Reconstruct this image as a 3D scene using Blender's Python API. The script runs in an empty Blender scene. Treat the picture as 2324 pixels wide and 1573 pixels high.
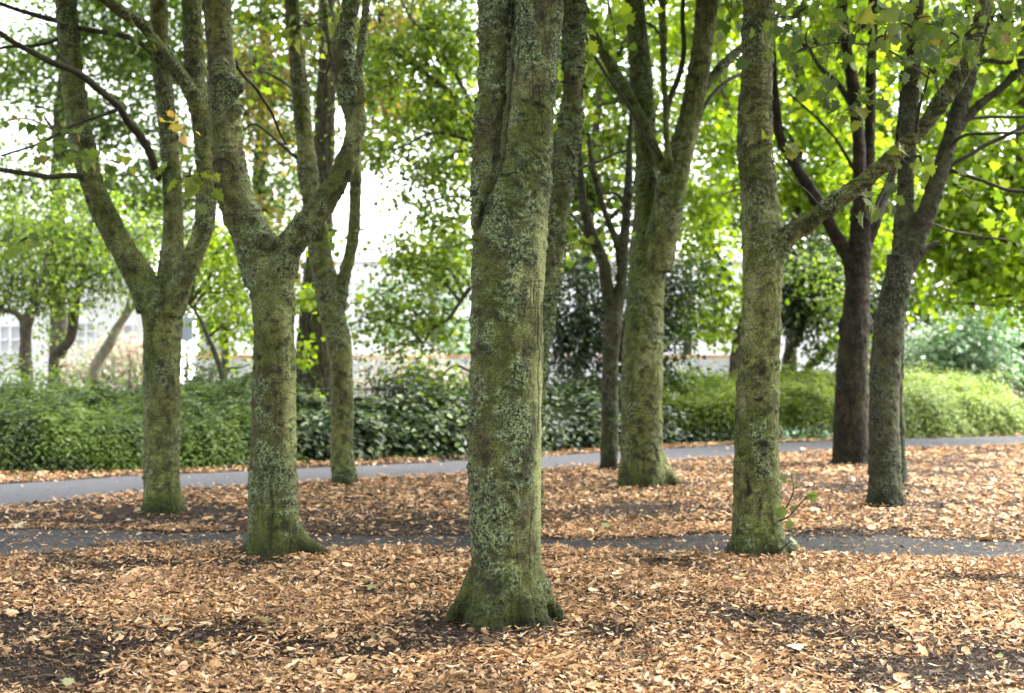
import bpy, math
import numpy as np
from mathutils import Vector
R = math.radians
rng = np.random.default_rng(11)
scene = bpy.context.scene
COL = scene.collection
F = 3228.0; CX = 1162.0; CY = 786.5; EYE = 1.6      # picture measure -> metres (50 mm lens, level camera at eye height)
def W(x, y, d):
    return np.array([(x-CX)/F*d, d, EYE-(y-CY)/F*d])
def dist_of(ybase):
    return EYE*F/(ybase-CY)

# ------------------------------------------------------------------ noise
_p = np.random.default_rng(3).permutation(512).astype(np.int64)
_g = np.random.default_rng(4).normal(size=(512, 3)); _g /= np.linalg.norm(_g, axis=1)[:, None]
def perlin(P, f=1.0, off=0.0):
    P = np.asarray(P, dtype=np.float64)*f + off + 1000.5
    I = np.floor(P).astype(np.int64); Fr = P-I
    u = Fr*Fr*Fr*(Fr*(Fr*6-15)+10)
    out = 0
    for dx in (0, 1):
        wx = u[:, 0] if dx else 1-u[:, 0]
        for dy in (0, 1):
            wy = u[:, 1] if dy else 1-u[:, 1]
            for dz in (0, 1):
                wz = u[:, 2] if dz else 1-u[:, 2]
                h = _p[(_p[(_p[(I[:, 0]+dx) & 511]+I[:, 1]+dy) & 511]+I[:, 2]+dz) & 511]
                g = _g[h]
                out = out + wx*wy*wz*(g[:, 0]*(Fr[:, 0]-dx)+g[:, 1]*(Fr[:, 1]-dy)+g[:, 2]*(Fr[:, 2]-dz))
    return out*1.6
def fbm(P, f, o=3, off=0.0):
    s = 0; a = 1.0
    for k in range(o):
        s = s+a*perlin(P, f*2**k, off+7.3*k); a *= .5
    return s
def ss(a, b, x):
    t = np.clip((x-a)/(b-a), 0, 1); return t*t*(3-2*t)

# ------------------------------------------------------------------ tagging
def tag(o, label=None, cat=None, group=None, kind=None):
    if label: o['label'] = label
    if cat: o['category'] = cat
    if group: o['group'] = group
    if kind: o['kind'] = kind
    return o
def empty(name, loc, label=None, cat=None, group=None):
    o = bpy.data.objects.new(name, None); COL.objects.link(o); o.location = loc
    o.empty_display_size = .2
    return tag(o, label, cat, group)
def link(name, me, mat=None, parent=None, smooth=False):
    o = bpy.data.objects.new(name, me); COL.objects.link(o)
    if mat: me.materials.append(mat)
    if parent: o.parent = parent
    if smooth: me.polygons.foreach_set('use_smooth', np.ones(len(me.polygons), dtype=bool))
    return o
def mesh_np(name, V, faces_flat, starts, totals):
    me = bpy.data.meshes.new(name)
    me.vertices.add(len(V)); me.vertices.foreach_set('co', np.ascontiguousarray(V, dtype=np.float32).ravel())
    me.loops.add(len(faces_flat)); me.loops.foreach_set('vertex_index', np.ascontiguousarray(faces_flat, dtype=np.int32))
    me.polygons.add(len(starts)); me.polygons.foreach_set('loop_start', np.ascontiguousarray(starts, dtype=np.int32))
    me.polygons.foreach_set('loop_total', np.ascontiguousarray(totals, dtype=np.int32))
    me.update(calc_edges=True)
    return me
class MB:
    def __init__(s): s.v = []; s.f = []
    def box(s, x0, x1, y0, y1, z0, z1):
        b = len(s.v)
        s.v += [(x0, y0, z0), (x1, y0, z0), (x1, y1, z0), (x0, y1, z0), (x0, y0, z1), (x1, y0, z1), (x1, y1, z1), (x0, y1, z1)]
        s.f += [tuple(b+i for i in q) for q in ((0, 3, 2, 1), (4, 5, 6, 7), (0, 1, 5, 4), (1, 2, 6, 5), (2, 3, 7, 6), (3, 0, 4, 7))]
    def tube(s, pts, rads, seg=10, wob=0.0, flare=None):
        """closed tube along pts"""
        pts = np.asarray(pts, float); rads = np.asarray(rads, float); n = len(pts)
        T = np.gradient(pts, axis=0); T /= np.linalg.norm(T, axis=1)[:, None]+1e-9
        a = np.array([0, 1.0, 0]) if abs(T[0][1]) < .9 else np.array([1.0, 0, 0])
        base = len(s.v)
        for i in range(n):
            u = np.cross(a, T[i]); u /= np.linalg.norm(u)+1e-9; w = np.cross(T[i], u); a = w
            # keep u,w continuous
            for k in range(seg):
                th = 2*math.pi*k/seg
                r = rads[i]
                if flare is not None: r = r*flare(i, th)
                s.v.append(tuple(pts[i]+r*(math.cos(th)*u+math.sin(th)*w)))
            a = w
        for i in range(n-1):
            for k in range(seg):
                k2 = (k+1) % seg
                s.f.append((base+i*seg+k, base+i*seg+k2, base+(i+1)*seg+k2, base+(i+1)*seg+k))
        s.f.append(tuple(base+k for k in reversed(range(seg))))
        s.f.append(tuple(base+(n-1)*seg+k for k in range(seg)))
    def ball(s, c, r, sc=(1, 1, 1), n=10):
        base = len(s.v); m = n//2+1
        for i in range(1, m):
            ph = math.pi*i/m
            for k in range(n):
                th = 2*math.pi*k/n
                s.v.append((c[0]+r*sc[0]*math.sin(ph)*math.cos(th), c[1]+r*sc[1]*math.sin(ph)*math.sin(th), c[2]+r*sc[2]*math.cos(ph)))
        t = len(s.v); s.v.append((c[0], c[1], c[2]+r*sc[2])); b = len(s.v); s.v.append((c[0], c[1], c[2]-r*sc[2]))
        for i in range(m-2):
            for k in range(n):
                k2 = (k+1) % n
                s.f.append((base+i*n+k, base+(i+1)*n+k, base+(i+1)*n+k2, base+i*n+k2))
        for k in range(n):
            k2 = (k+1) % n
            s.f.append((t, base+k, base+k2)); s.f.append((b, base+(m-2)*n+k2, base+(m-2)*n+k))
    def mesh(s, name):
        me = bpy.data.meshes.new(name); me.from_pydata([tuple(map(float, v)) for v in s.v], [], s.f); me.update(); return me
    def build(s, name, mat, parent=None, smooth=False): return link(name, s.mesh(name), mat, parent, smooth)

def spline(P, per=6):
    """Catmull-Rom through rows of P (any columns)"""
    P = np.asarray(P, float); n = len(P)
    if n < 3:
        t = np.linspace(0, 1, per+1)[:, None]; return P[0]*(1-t)+P[-1]*t
    Q = np.vstack([2*P[0]-P[1], P, 2*P[-1]-P[-2]]); out = []
    for i in range(1, n):
        p0, p1, p2, p3 = Q[i-1], Q[i], Q[i+1], Q[i+2]
        for t in np.arange(per)/per:
            out.append(.5*((2*p1)+(-p0+p2)*t+(2*p0-5*p1+4*p2-p3)*t*t+(-p0+3*p1-3*p2+p3)*t**3))
    out.append(P[-1]); return np.array(out)

# ------------------------------------------------------------------ materials
def nm(name):
    m = bpy.data.materials.new(name); m.use_nodes = True; nt = m.node_tree
    for n in list(nt.nodes): nt.nodes.remove(n)
    out = nt.nodes.new('ShaderNodeOutputMaterial')
    return m, nt, out
def N(nt, t, **kw):
    n = nt.nodes.new(t)
    for k, v in kw.items():
        if k in n.inputs: n.inputs[k].default_value = v
        else: setattr(n, k, v)
    return n
def c4(c): return (c[0], c[1], c[2], 1)
def ramp(nt, stops, mode='LINEAR'):
    r = nt.nodes.new('ShaderNodeValToRGB'); r.color_ramp.interpolation = mode
    e = r.color_ramp.elements
    while len(e) < len(stops): e.new(0.5)
    for i, (p, c) in enumerate(stops):
        e[i].position = p; e[i].color = c4(c) if not isinstance(c, float) else (c, c, c, 1)
    return r
def mixc(nt, a, b, fac, bt='MIX'):
    m = nt.nodes.new('ShaderNodeMix'); m.data_type = 'RGBA'; m.blend_type = bt
    L = nt.links
    for sock, v in ((m.inputs[6], a), (m.inputs[7], b), (m.inputs[0], fac)):
        if hasattr(v, 'is_output') or isinstance(v, bpy.types.NodeSocket): L.new(v, sock)
        elif isinstance(v, (int, float)): sock.default_value = v if sock == m.inputs[0] else (v, v, v, 1)
        else: sock.default_value = c4(v)
    return m.outputs[2]
ALB = {'box_honeysuckle_leaf': .6, 'laurel_leaf': .66, 'dark_evergreen_leaf': .62, 'bright_hedge_leaf': .72, 'lime_maple_leaf': .92, 'broad_mid_green_leaf': .9, 'maple_leaf': .85, 'pale_overexposed_leaf': 1, 'silver_green_leaf': 1.25, 'sunlit_hedge_leaf': .9, 'fallen_leaf': 1.0}
def leaf_mat(name, stops, trans=.45, tcol=None, rough=.5, scale=.6, spec=.4, patch=None, tboost=1.6):
    K = ALB.get(name, .82); stops = [(p_, tuple(v*K for v in c_)) for p_, c_ in stops]
    if patch: patch = tuple(v*K for v in patch)
    m, nt, out = nm(name); L = nt.links
    g = N(nt, 'ShaderNodeNewGeometry')
    r = ramp(nt, stops); L.new(g.outputs['Random Per Island'], r.inputs[0])
    col = r.outputs[0]
    tc = N(nt, 'ShaderNodeTexCoord'); nz = N(nt, 'ShaderNodeTexNoise', Scale=scale, Detail=2.0); L.new(tc.outputs['Object'], nz.inputs['Vector'])
    if patch is not None:
        rr = ramp(nt, [(.5, 0.0), (.62, 1.0)]); L.new(nz.outputs[0], rr.inputs[0])
        col = mixc(nt, col, patch, rr.outputs[0])
    br = ramp(nt, [(.3, .7), (.7, 1.25)]); L.new(nz.outputs[0], br.inputs[0])
    col = mixc(nt, col, br.outputs[0], 1.0, 'MULTIPLY')
    p = N(nt, 'ShaderNodeBsdfPrincipled', Roughness=rough); p.inputs['Specular IOR Level'].default_value = spec
    L.new(col, p.inputs['Base Color'])
    t = N(nt, 'ShaderNodeBsdfTranslucent')
    tcv = mixc(nt, col, tcol if tcol else (1.6*tboost/1.6, 1.65*tboost/1.6, .5), 1.0, 'MULTIPLY')
    L.new(tcv, t.inputs['Color'])
    mx = N(nt, 'ShaderNodeMixShader', Fac=trans); L.new(p.outputs[0], mx.inputs[1]); L.new(t.outputs[0], mx.inputs[2])
    L.new(mx.outputs[0], out.inputs[0]); return m
def bark_mat(name, base, base2, lich, moss, pale, dark, fine=90, bump=.9):
    m, nt, out = nm(name); L = nt.links
    base, base2, lich, moss, pale, dark = [tuple(v*k_ for v in c_) for c_, k_ in ((base, 1.12), (base2, 1.05), (lich, .98), (moss, .85), (pale, 1.1), (dark, .45))]
    at = N(nt, 'ShaderNodeAttribute', attribute_name='masks')
    sep = N(nt, 'ShaderNodeSeparateColor'); L.new(at.outputs['Color'], sep.inputs[0])
    tc = N(nt, 'ShaderNodeTexCoord')
    n1 = N(nt, 'ShaderNodeTexNoise', Scale=5.0, Detail=5.0, Roughness=.65); L.new(tc.outputs['Object'], n1.inputs['Vector'])
    n2 = N(nt, 'ShaderNodeTexNoise', Scale=fine, Detail=3.0, Roughness=.7); L.new(tc.outputs['Object'], n2.inputs['Vector'])
    r1 = ramp(nt, [(.38, 0.0), (.62, 1.0)]); L.new(n1.outputs[0], r1.inputs[0])
    col = mixc(nt, base, base2, r1.outputs[0])
    col = mixc(nt, col, pale, at.outputs['Alpha'])
    col = mixc(nt, col, moss, sep.outputs[2])
    # broken crust of lichen
    rf = ramp(nt, [(.44, .15), (.54, 1.0)]); L.new(n2.outputs[0], rf.inputs[0])
    lf = N(nt, 'ShaderNodeMath', operation='MULTIPLY'); L.new(sep.outputs[0], lf.inputs[0]); L.new(rf.outputs[0], lf.inputs[1])
    col = mixc(nt, col, lich, lf.outputs[0])
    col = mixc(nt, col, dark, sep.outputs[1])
    rb = ramp(nt, [(.34, .45), (.5, .95), (.66, 1.6)]); L.new(n2.outputs[0], rb.inputs[0])
    col = mixc(nt, col, rb.outputs[0], 1.0, 'MULTIPLY')
    p = N(nt, 'ShaderNodeBsdfPrincipled', Roughness=.9); p.inputs['Specular IOR Level'].default_value = .2
    L.new(col, p.inputs['Base Color'])
    bp = N(nt, 'ShaderNodeBump', Strength=bump, Distance=.02); n4 = N(nt, 'ShaderNodeTexNoise', Scale=fine*.38, Detail=4.0, Roughness=.7); L.new(tc.outputs['Object'], n4.inputs['Vector']); L.new(mixc(nt, n2.outputs[0], n4.outputs[0], .6), bp.inputs['Height']); L.new(bp.outputs[0], p.inputs['Normal'])
    L.new(p.outputs[0], out.inputs[0]); return m
def simple(name, col, rough=.7, col2=None, scale=8, metal=0.0, bump=0, spec=.4):
    m, nt, out = nm(name); L = nt.links
    p = N(nt, 'ShaderNodeBsdfPrincipled', Roughness=rough, Metallic=metal); p.inputs['Base Color'].default_value = c4(col)
    p.inputs['Specular IOR Level'].default_value = spec
    tc = N(nt, 'ShaderNodeTexCoord'); n = N(nt, 'ShaderNodeTexNoise', Scale=scale, Detail=6.0); L.new(tc.outputs['Object'], n.inputs['Vector'])
    if col2 is not None:
        r = ramp(nt, [(.35, col), (.65, col2)]); L.new(n.outputs[0], r.inputs[0]); L.new(r.outputs[0], p.inputs['Base Color'])
    if bump:
        b = N(nt, 'ShaderNodeBump', Strength=bump, Distance=.02); L.new(n.outputs[0], b.inputs['Height']); L.new(b.outputs[0], p.inputs['Normal'])
    L.new(p.outputs[0], out.inputs[0]); return m

M = {}
M['bark'] = bark_mat('mossy_bark', (.076, .083, .023), (.046, .043, .018), (.128, .160, .078), (.052, .070, .010), (.20, .22, .088), (.013, .012, .008))
M['bark_b'] = bark_mat('greenish_bark', (.101, .113, .032), (.058, .061, .022), (.122, .145, .072), (.050, .072, .009), (.18, .19, .085), (.015, .013, .009), fine=60)
M['bark_c'] = bark_mat('dark_bark', (.046, .047, .022), (.030, .028, .016), (.065, .076, .046), (.026, .038, .006), (.07, .08, .035), (.010, .009, .006), fine=60)  # darker tones of the greenish bark
M['bark_brown'] = bark_mat('brown_bark', (.024, .019, .010), (.014, .011, .007), (.034, .032, .018), (.02, .023, .007), (.048, .040, .020), (.008, .006, .005), fine=50)
M['bark_furrowed'] = bark_mat('furrowed_bark', (.030, .021, .015), (.021, .015, .011), (.05, .042, .03), (.05, .05, .02), (.12, .09, .07), (.018, .012, .009), fine=40)
M['bark_far'] = simple('far_bark', (.035, .028, .02), .9, (.075, .065, .045), 9, bump=.6)
M['bark_pale'] = simple('pale_far_bark', (.16, .15, .11), .9, (.25, .24, .18), 9, bump=.6)
M['twig'] = simple('twig_bark', (.018, .016, .010), .9, (.038, .038, .018), 14, bump=.5)
M['core'] = simple('hedge_twig_shade', (.006, .007, .004), .95, (.014, .013, .008), 12, bump=.8)  # near black: shade among the inner twigs put into the colour

GREEN = [(0, (.050, .090, .016)), (.35, (.10, .17, .020)), (.7, (.18, .26, .028)), (1, (.28, .33, .05))]
M['leaf'] = leaf_mat('maple_leaf', GREEN, .55)
M['leaf_lime'] = leaf_mat('lime_maple_leaf', [(0, (.08, .125, .016)), (.35, (.15, .24, .018)), (.75, (.25, .34, .025)), (1, (.28, .34, .045))], .62, tboost=1.9)
M['leaf_autumn'] = leaf_mat('turning_maple_leaf', [(0, (.06, .10, .02)), (.4, (.12, .17, .025)), (.7, (.22, .21, .04)), (.95, (.25, .21, .05)), (1, (.25, .15, .04))], .5, scale=.9, patch=(.17, .165, .045), tcol=(1.6, 1.35, .7))
M['leaf_dark'] = leaf_mat('dark_evergreen_leaf', [(0, (.012, .03, .010)), (.6, (.028, .06, .014)), (1, (.055, .10, .02))], .3, rough=.35, spec=.5)
M['leaf_mid'] = leaf_mat('broad_mid_green_leaf', [(0, (.055, .10, .022)), (.5, (.12, .20, .035)), (1, (.24, .31, .07))], .55)
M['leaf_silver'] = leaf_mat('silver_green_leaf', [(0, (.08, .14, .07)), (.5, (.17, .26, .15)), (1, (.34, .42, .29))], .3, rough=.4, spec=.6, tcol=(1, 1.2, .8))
M['leaf_near'] = leaf_mat('near_sprig_leaf', [(0, (.04, .065, .03)), (.35, (.09, .125, .04)), (.8, (.17, .22, .04)), (1, (.26, .26, .05))], .45)
M['leaf_brown'] = leaf_mat('brown_green_leaf', [(0, (.05, .08, .035)), (.5, (.10, .15, .045)), (.88, (.17, .22, .05)), (1, (.20, .13, .045))], .55, rough=.65, spec=.25, tcol=(1.4, 1.45, .6))  # olive leaf tones running to brown at the end
M['leaf_yellow'] = leaf_mat('yellow_leaf', [(0, (.45, .36, .07)), (.6, (.5, .42, .09)), (1, (.55, .3, .12))], .4, tcol=(1.3, 1.2, .6))
M['hedge_left'] = leaf_mat('box_honeysuckle_leaf', [(0, (.035, .065, .026)), (.5, (.085, .14, .045)), (1, (.19, .25, .07))], .4, rough=.55, spec=.2, scale=1.2, tcol=(1.3, 1.5, .55), patch=(.13, .20, .035))
M['hedge_laurel'] = leaf_mat('laurel_leaf', [(0, (.018, .036, .014)), (.6, (.040, .075, .022)), (.92, (.09, .14, .03)), (1, (.17, .23, .05))], .3, rough=.5, spec=.3)
M['hedge_lime'] = leaf_mat('bright_hedge_leaf', [(0, (.05, .09, .012)), (.5, (.13, .20, .02)), (1, (.26, .32, .04))], .55, rough=.55, spec=.2)
M['hedge_pale'] = leaf_mat('sunlit_hedge_leaf', [(0, (.11, .17, .04)), (.5, (.24, .33, .08)), (1, (.44, .5, .2))], .5, rough=.55, spec=.25, tcol=(1.25, 1.3, .6))  # bright light on the right hedge put into this paler leaf colour
M['pale_shrub'] = leaf_mat('pale_overexposed_leaf', [(0, (.35, .42, .22)), (.5, (.6, .62, .42)), (.8, (.66, .6, .5)), (1, (.7, .42, .36))], .3, tcol=(1, 1, .9))  # overexposed glare of the far garden put into the leaf colour
M['red_shrub'] = leaf_mat('red_shrub_leaf', [(0, (.45, .16, .12)), (.5, (.6, .34, .28)), (1, (.62, .55, .4))], .3, tcol=(1, .9, .8))
M['litter'] = leaf_mat('fallen_leaf', [(0, (.10, .060, .038)), (.18, (.24, .138, .068)), (.42, (.43, .250, .120)), (.7, (.56, .350, .174)), (.88, (.65, .45, .27)), (1, (.72, .56, .39))], .22, rough=.6, spec=.25, scale=1.3, tcol=(1.1, .9, .7))
M['litter_far'] = M['litter']
M['litter_dull'] = leaf_mat('weathered_leaf', [(0, (.04, .028, .02)), (.4, (.085, .058, .038)), (.8, (.16, .11, .065)), (1, (.28, .21, .125))], .1, rough=.7, spec=.2, tcol=(1, .9, .8))
M['litter_big'] = leaf_mat('pale_fallen_leaf', [(0, (.40, .22, .09)), (.3, (.58, .38, .19)), (.6, (.62, .51, .34)), (.85, (.36, .36, .18)), (.93, (.15, .2, .06)), (1, (.3, .16, .06))], .2, rough=.6, tcol=(1.1, 1, .8))
M['chips'] = leaf_mat('bark_mulch_chips', [(0, (.012, .008, .006)), (.45, (.036, .024, .019)), (.75, (.09, .062, .046)), (.93, (.19, .14, .105)), (1, (.34, .25, .18))], .02, rough=.85, spec=.2)

# ------------------------------------------------------------------ leaf templates (u along, v across, w up)
def T_maple(fold=.12, droop=.1):
    o = [(0, 0), (.12, .16), (.02, .42), (.26, .34), (.30, .60), (.50, .36), (.72, .34), (.70, .18), (1.0, 0)]
    pts = o+[(u, -v) for u, v in reversed(o[1:-1])]
    return np.array([(u, v, fold*abs(v)*1.2-droop*u*u) for u, v in pts]), [list(range(len(pts)))]
def T_maple2(fold=.2, droop=.15):
    """detailed, folded along the midrib"""
    o = [(0, 0), (.10, .13), (-.04, .30), (.12, .34), (.16, .46), (.26, .34), (.34, .42), (.30, .60), (.46, .50), (.52, .30), (.66, .36), (.74, .22), (.84, .20), (.80, .10), (1.0, 0)]
    n = len(o); V = [(u, v, fold*v-droop*u*u) for u, v in o]+[(u, -v, fold*v-droop*u*u) for u, v in o[1:-1]]
    mid = len(V); V.append((.45, 0, -droop*.2-.02))
    a = list(range(n))+[mid]; b = [0]+[mid]+[n-1]+list(range(len(o)+n-3, n-1, -1))
    return np.array(V), [a, b]
def T_simple(wd=.3, fold=.1, droop=.12):
    V = [(0, 0, 0), (.3, wd, fold), (.7, wd*.8, fold-droop*.5), (1, 0, -droop), (.7, -wd*.8, fold-droop*.5), (.3, -wd, fold)]
    return np.array(V), [[0, 1, 2, 3], [0, 3, 4, 5]]
def T_narrow(wd=.14):
    return np.array([(0, 0, 0), (.4, wd, .04), (1, 0, -.08), (.4, -wd, .04)]), [[0, 1, 2, 3]]
def T_tiny(wd=.3):
    return np.array([(0, 0, 0), (.5, wd, .05), (1, 0, -.05), (.5, -wd, .05)]), [[0, 1, 2, 3]]
def T_curl(wd, curl, bend, twist, seg=4):
    V = []; Fc = []
    for i in range(seg+1):
        u = i/seg; w_ = wd*math.sin(math.pi*(.12+.84*u))**.8
        for j, v in enumerate((-1, 0, 1)):
            a = twist*(u-.5)
            y = v*w_; z = curl*abs(v)*w_+bend*(u-.5)**2*2
            V.append((u-.5, y*math.cos(a)-z*math.sin(a)*.3, z*math.cos(a)+y*math.sin(a)))
    for i in range(seg):
        for j in range(2):
            Fc.append([i*3+j, i*3+j+1, (i+1)*3+j+1, (i+1)*3+j])
    return np.array(V), Fc
def frames(t, nrm):
    t = t/np.linalg.norm(t, axis=1)[:, None]
    b = np.cross(nrm, t); b /= np.linalg.norm(b, axis=1)[:, None]+1e-9
    n = np.cross(t, b); return np.stack([t, b, n], axis=1)      # rows = axes
def scatter(name, tmpls, P, Fr, S, mat, parent=None, smooth=False):
    """ONE mesh of many small leaves; S (n,3) or (n,)"""
    n = len(P)
    if S.ndim == 1: S = np.repeat(S[:, None], 3, axis=1)
    which = rng.integers(0, len(tmpls), n); VV = []; LI = []; TT = []; base = 0
    for k, (tv, tf) in enumerate(tmpls):
        idx = np.where(which == k)[0]
        if not len(idx): continue
        loc = tv[None, :, :]*S[idx][:, None, :]
        v = np.einsum('nij,njk->nik', loc, Fr[idx])+P[idx][:, None, :]
        VV.append(v.reshape(-1, 3))
        fl = np.concatenate([np.array(f) for f in tf]); tot = np.array([len(f) for f in tf])
        li = fl[None, :]+(base+np.arange(len(idx))*len(tv))[:, None]
        LI.append(li.ravel()); TT.append(np.tile(tot, len(idx))); base += len(idx)*len(tv)
    V = np.concatenate(VV); LI = np.concatenate(LI); TT = np.concatenate(TT)
    st = np.concatenate([[0], np.cumsum(TT)[:-1]])
    me = mesh_np(name, V, LI, st, TT)
    o = link(name, me, mat, parent, smooth)
    if parent: o['kind'] = 'stuff'
    return o
def unit(n):
    v = rng.normal(size=(n, 3)); return v/np.linalg.norm(v, axis=1)[:, None]

TM = [T_maple(.1, .1), T_maple(.25, .2), T_maple(-.1, .25), T_maple(.3, .0)]
TM2 = [T_maple2(.2, .15), T_maple2(.5, .3), T_maple2(-.15, .35), T_maple2(.35, .05)]
TS = [T_simple(.3, .08, .1), T_simple(.26, .12, .2), T_simple(.34, .02, .05)]
TT_ = [T_tiny(.3), T_tiny(.22)]

def spray_points(centers, per, rad, flat=.35):
    """leaves gathered in flattened tilted sprays"""
    P = []; out = []
    n = len(centers)
    nr = unit(n)*.45+np.array([0, 0, 1]); nr /= np.linalg.norm(nr, axis=1)[:, None]
    for k in range(per):
        g = rng.normal(size=(n, 3))*rad*(.75+.5*rng.random((n, 1)))
        comp = (g*nr).sum(1)[:, None]*nr
        P.append(centers+g-comp*(1-flat)); out.append(g)
    return np.concatenate(P), np.concatenate(out)
DENS = 2.0
def foliage(name, clumps, mat, parent, origin, leaf=.12, dens=2.0, tm=None, spray=.28, per=18, tilt=.65, droop=.5):
    """clumps: (centre xyz, radii xyz, dens factor). returns spray centres for twigs"""
    tm = tm or TM
    PP = []; OO = []; CC = []
    for c, r, df in clumps:
        area = math.pi*r[0]*r[2]; n = int(DENS*dens*df*area/(leaf*leaf*.30)); ns = max(2, n//per)
        u = unit(ns)*(rng.random((ns, 1))**.42); cen = np.array(c)+u*np.array(r)
        # break the clump up: drop sprays where a 3D noise is low
        keep = perlin(cen, 1.1, 5) > -.30
        cen = cen[keep]
        if len(cen) == 0: continue
        p, o = spray_points(cen, per, spray)
        PP.append(p); OO.append(o); CC.append(cen)
    P = np.concatenate(PP); O = np.concatenate(OO); n = len(P)
    t = O/(np.linalg.norm(O, axis=1)[:, None]+1e-6)+unit(n)*.5; t[:, 2] -= droop
    nr = unit(n)*tilt+np.array([0, 0, .65])
    S = leaf*(.6+.7*rng.random(n))
    scatter(name, tm, P-np.array(origin), frames(t, nr), S, mat, parent)
    return np.concatenate(CC)

# ------------------------------------------------------------------ trunks
def remeshed(mb, vox, smooth=5):
    me = mb.mesh('tmp'); o = bpy.data.objects.new('tmp', me); COL.objects.link(o)
    md = o.modifiers.new('r', 'REMESH'); md.mode = 'VOXEL'; md.voxel_size = vox; md.adaptivity = 0
    if smooth:
        s = o.modifiers.new('s', 'SMOOTH'); s.factor = .5; s.iterations = smooth
    bpy.context.view_layer.update()
    dg = bpy.context.evaluated_depsgraph_get()
    out = bpy.data.meshes.new_from_object(o.evaluated_get(dg), depsgraph=dg)
    bpy.data.objects.remove(o); bpy.data.meshes.remove(me)
    return out
def limb_pts(nodes, d, per=5):
    """nodes (x, y, width[, depth offset]) in picture measure -> xyz + radius"""
    A = []
    for nd in nodes:
        dd = d+(nd[3] if len(nd) > 3 else 0)
        A.append(np.append(W(nd[0], nd[1], dd), nd[2]/2/F*dd))
    S = spline(A, per); S[:, 3] = np.maximum(S[:, 3], .003); return S
def trunk_masks(Q, d, seed, lichen=0.0, moss=.25, ridges=False, special=None, disp=1.0, crust=1.0):
    """returns displacement (m) and masks (lichen, dark, moss, pale)"""
    z = Q[:, 2]; A = Q*np.array([1, 1, .55])
    big = fbm(A, 3.2, 3, seed); med = fbm(Q, 12, 3, seed+3); fine = perlin(Q, 55, seed+5); fin2 = perlin(Q, 30, seed+8)
    L = ss(.02-lichen, .34-lichen, big*1.0+med*.6+fine*.18)
    wr = perlin(Q*np.array([5, 5, 34]), 1, seed+9)
    warts = ss(.42, .62, perlin(Q*np.array([1, 1, 1.5]), 21, seed+11))
    cracks = ss(.12, .0, np.abs(perlin(Q*np.array([16, 16, 2.2]), 1, seed+13)))*ss(-.1, .35, fbm(A, 2.1, 2, seed+14))
    D = .010*big+.007*med+.0022*wr
    D += L*crust*(.0045*np.abs(fine)*1.6+.006*np.abs(fin2)+.004*np.clip(med, 0, 1))
    D += warts*.008-cracks*.006
    dk = np.maximum(warts*.55, cracks*.6)
    dk = np.maximum(dk, ss(.30, .62, fbm(Q, 9, 4, seed+17))*.7)
    dk = np.maximum(dk, L*ss(-.02, -.3, fine)*.85); dk = np.maximum(dk, ss(.15, .45, -med)*.35)
    dash = ss(.30, .5, perlin(Q*np.array([11, 11, 52]), 1, seed+41))*ss(-.2, .3, perlin(Q, 3, seed+42))*(1-L*.6)
    dk = np.maximum(dk, dash*.7); D -= dash*.0025
    ms = ss(moss, -.02, z+.12*fbm(Q, 5, 3, seed+20))*.9
    ms = np.maximum(ms, ss(.1, .5, fbm(A, 2.6, 3, seed+23))*.6)
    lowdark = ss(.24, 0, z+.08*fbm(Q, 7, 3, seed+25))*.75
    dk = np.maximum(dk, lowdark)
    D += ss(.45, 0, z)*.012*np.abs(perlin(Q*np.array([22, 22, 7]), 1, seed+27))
    pl = ss(.25, .5, fbm(A, 2.3, 3, seed+30))*.5*(1-L*.7)
    if ridges:
        rd = np.abs(perlin(Q*np.array([13, 13, 1.3]), 1, seed+33)); D += rd*.045; dk = np.maximum(dk, ss(.16, .02, rd)); L *= .3
    if special:
        D, L, dk, ms, pl = special(Q, D, L, dk, ms, pl)
    return D*disp, np.stack([L, dk, ms, pl], axis=1)
def make_trunk(root, origin, limbs, d, seed, mat, vox, flare=None, extra=None, **kw):
    mb = MB()
    for i, nodes in enumerate(limbs):
        S = limb_pts(nodes, d)
        P = S[:, :3]-origin; Rr = S[:, 3]
        if i == 0:
            z = P[:, 2]
            # push the base a little into the ground
            P = np.vstack([P[0]+np.array([0, 0, -.12]), P]); Rr = np.append(Rr[0]*1.04, Rr); z = P[:, 2]
            ph = rng.random(4)*6.28
            fl = lambda k, th, z=z: 1+max(0, 1-max(z[k], 0)/.32)**1.6*(.13*math.cos(3*th+ph[0])+.10*math.cos(5*th+ph[1])) + .025*math.cos(2*th+ph[2]+z[k]*1.3)+.02*math.cos(3*th+ph[3]-z[k]*2)
            mb.tube(P, Rr, 36, flare=fl)
        else:
            ph = rng.random(2)*6.28
            mb.tube(P, Rr, 22, flare=lambda k, th, P=P: 1+.035*math.cos(2*th+ph[0]+P[k][2]*2)+.02*math.cos(3*th+ph[1]-P[k][2]*3))
    if extra: extra(mb, origin)
    me = remeshed(mb, vox, kw.pop('smooth', 5))
    n = len(me.vertices); co = np.empty(n*3, np.float32); me.vertices.foreach_get('co', co); Q = co.reshape(-1, 3).astype(float)
    no = np.empty(n*3, np.float32); me.vertex_normals.foreach_get('vector', no); no = no.reshape(-1, 3)
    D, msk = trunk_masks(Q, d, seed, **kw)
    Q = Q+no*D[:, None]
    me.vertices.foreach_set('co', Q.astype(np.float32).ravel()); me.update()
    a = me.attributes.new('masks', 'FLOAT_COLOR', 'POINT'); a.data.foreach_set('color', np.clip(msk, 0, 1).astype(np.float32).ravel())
    me.materials.clear()
    return link('trunk', me, mat, root, True)
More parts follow.
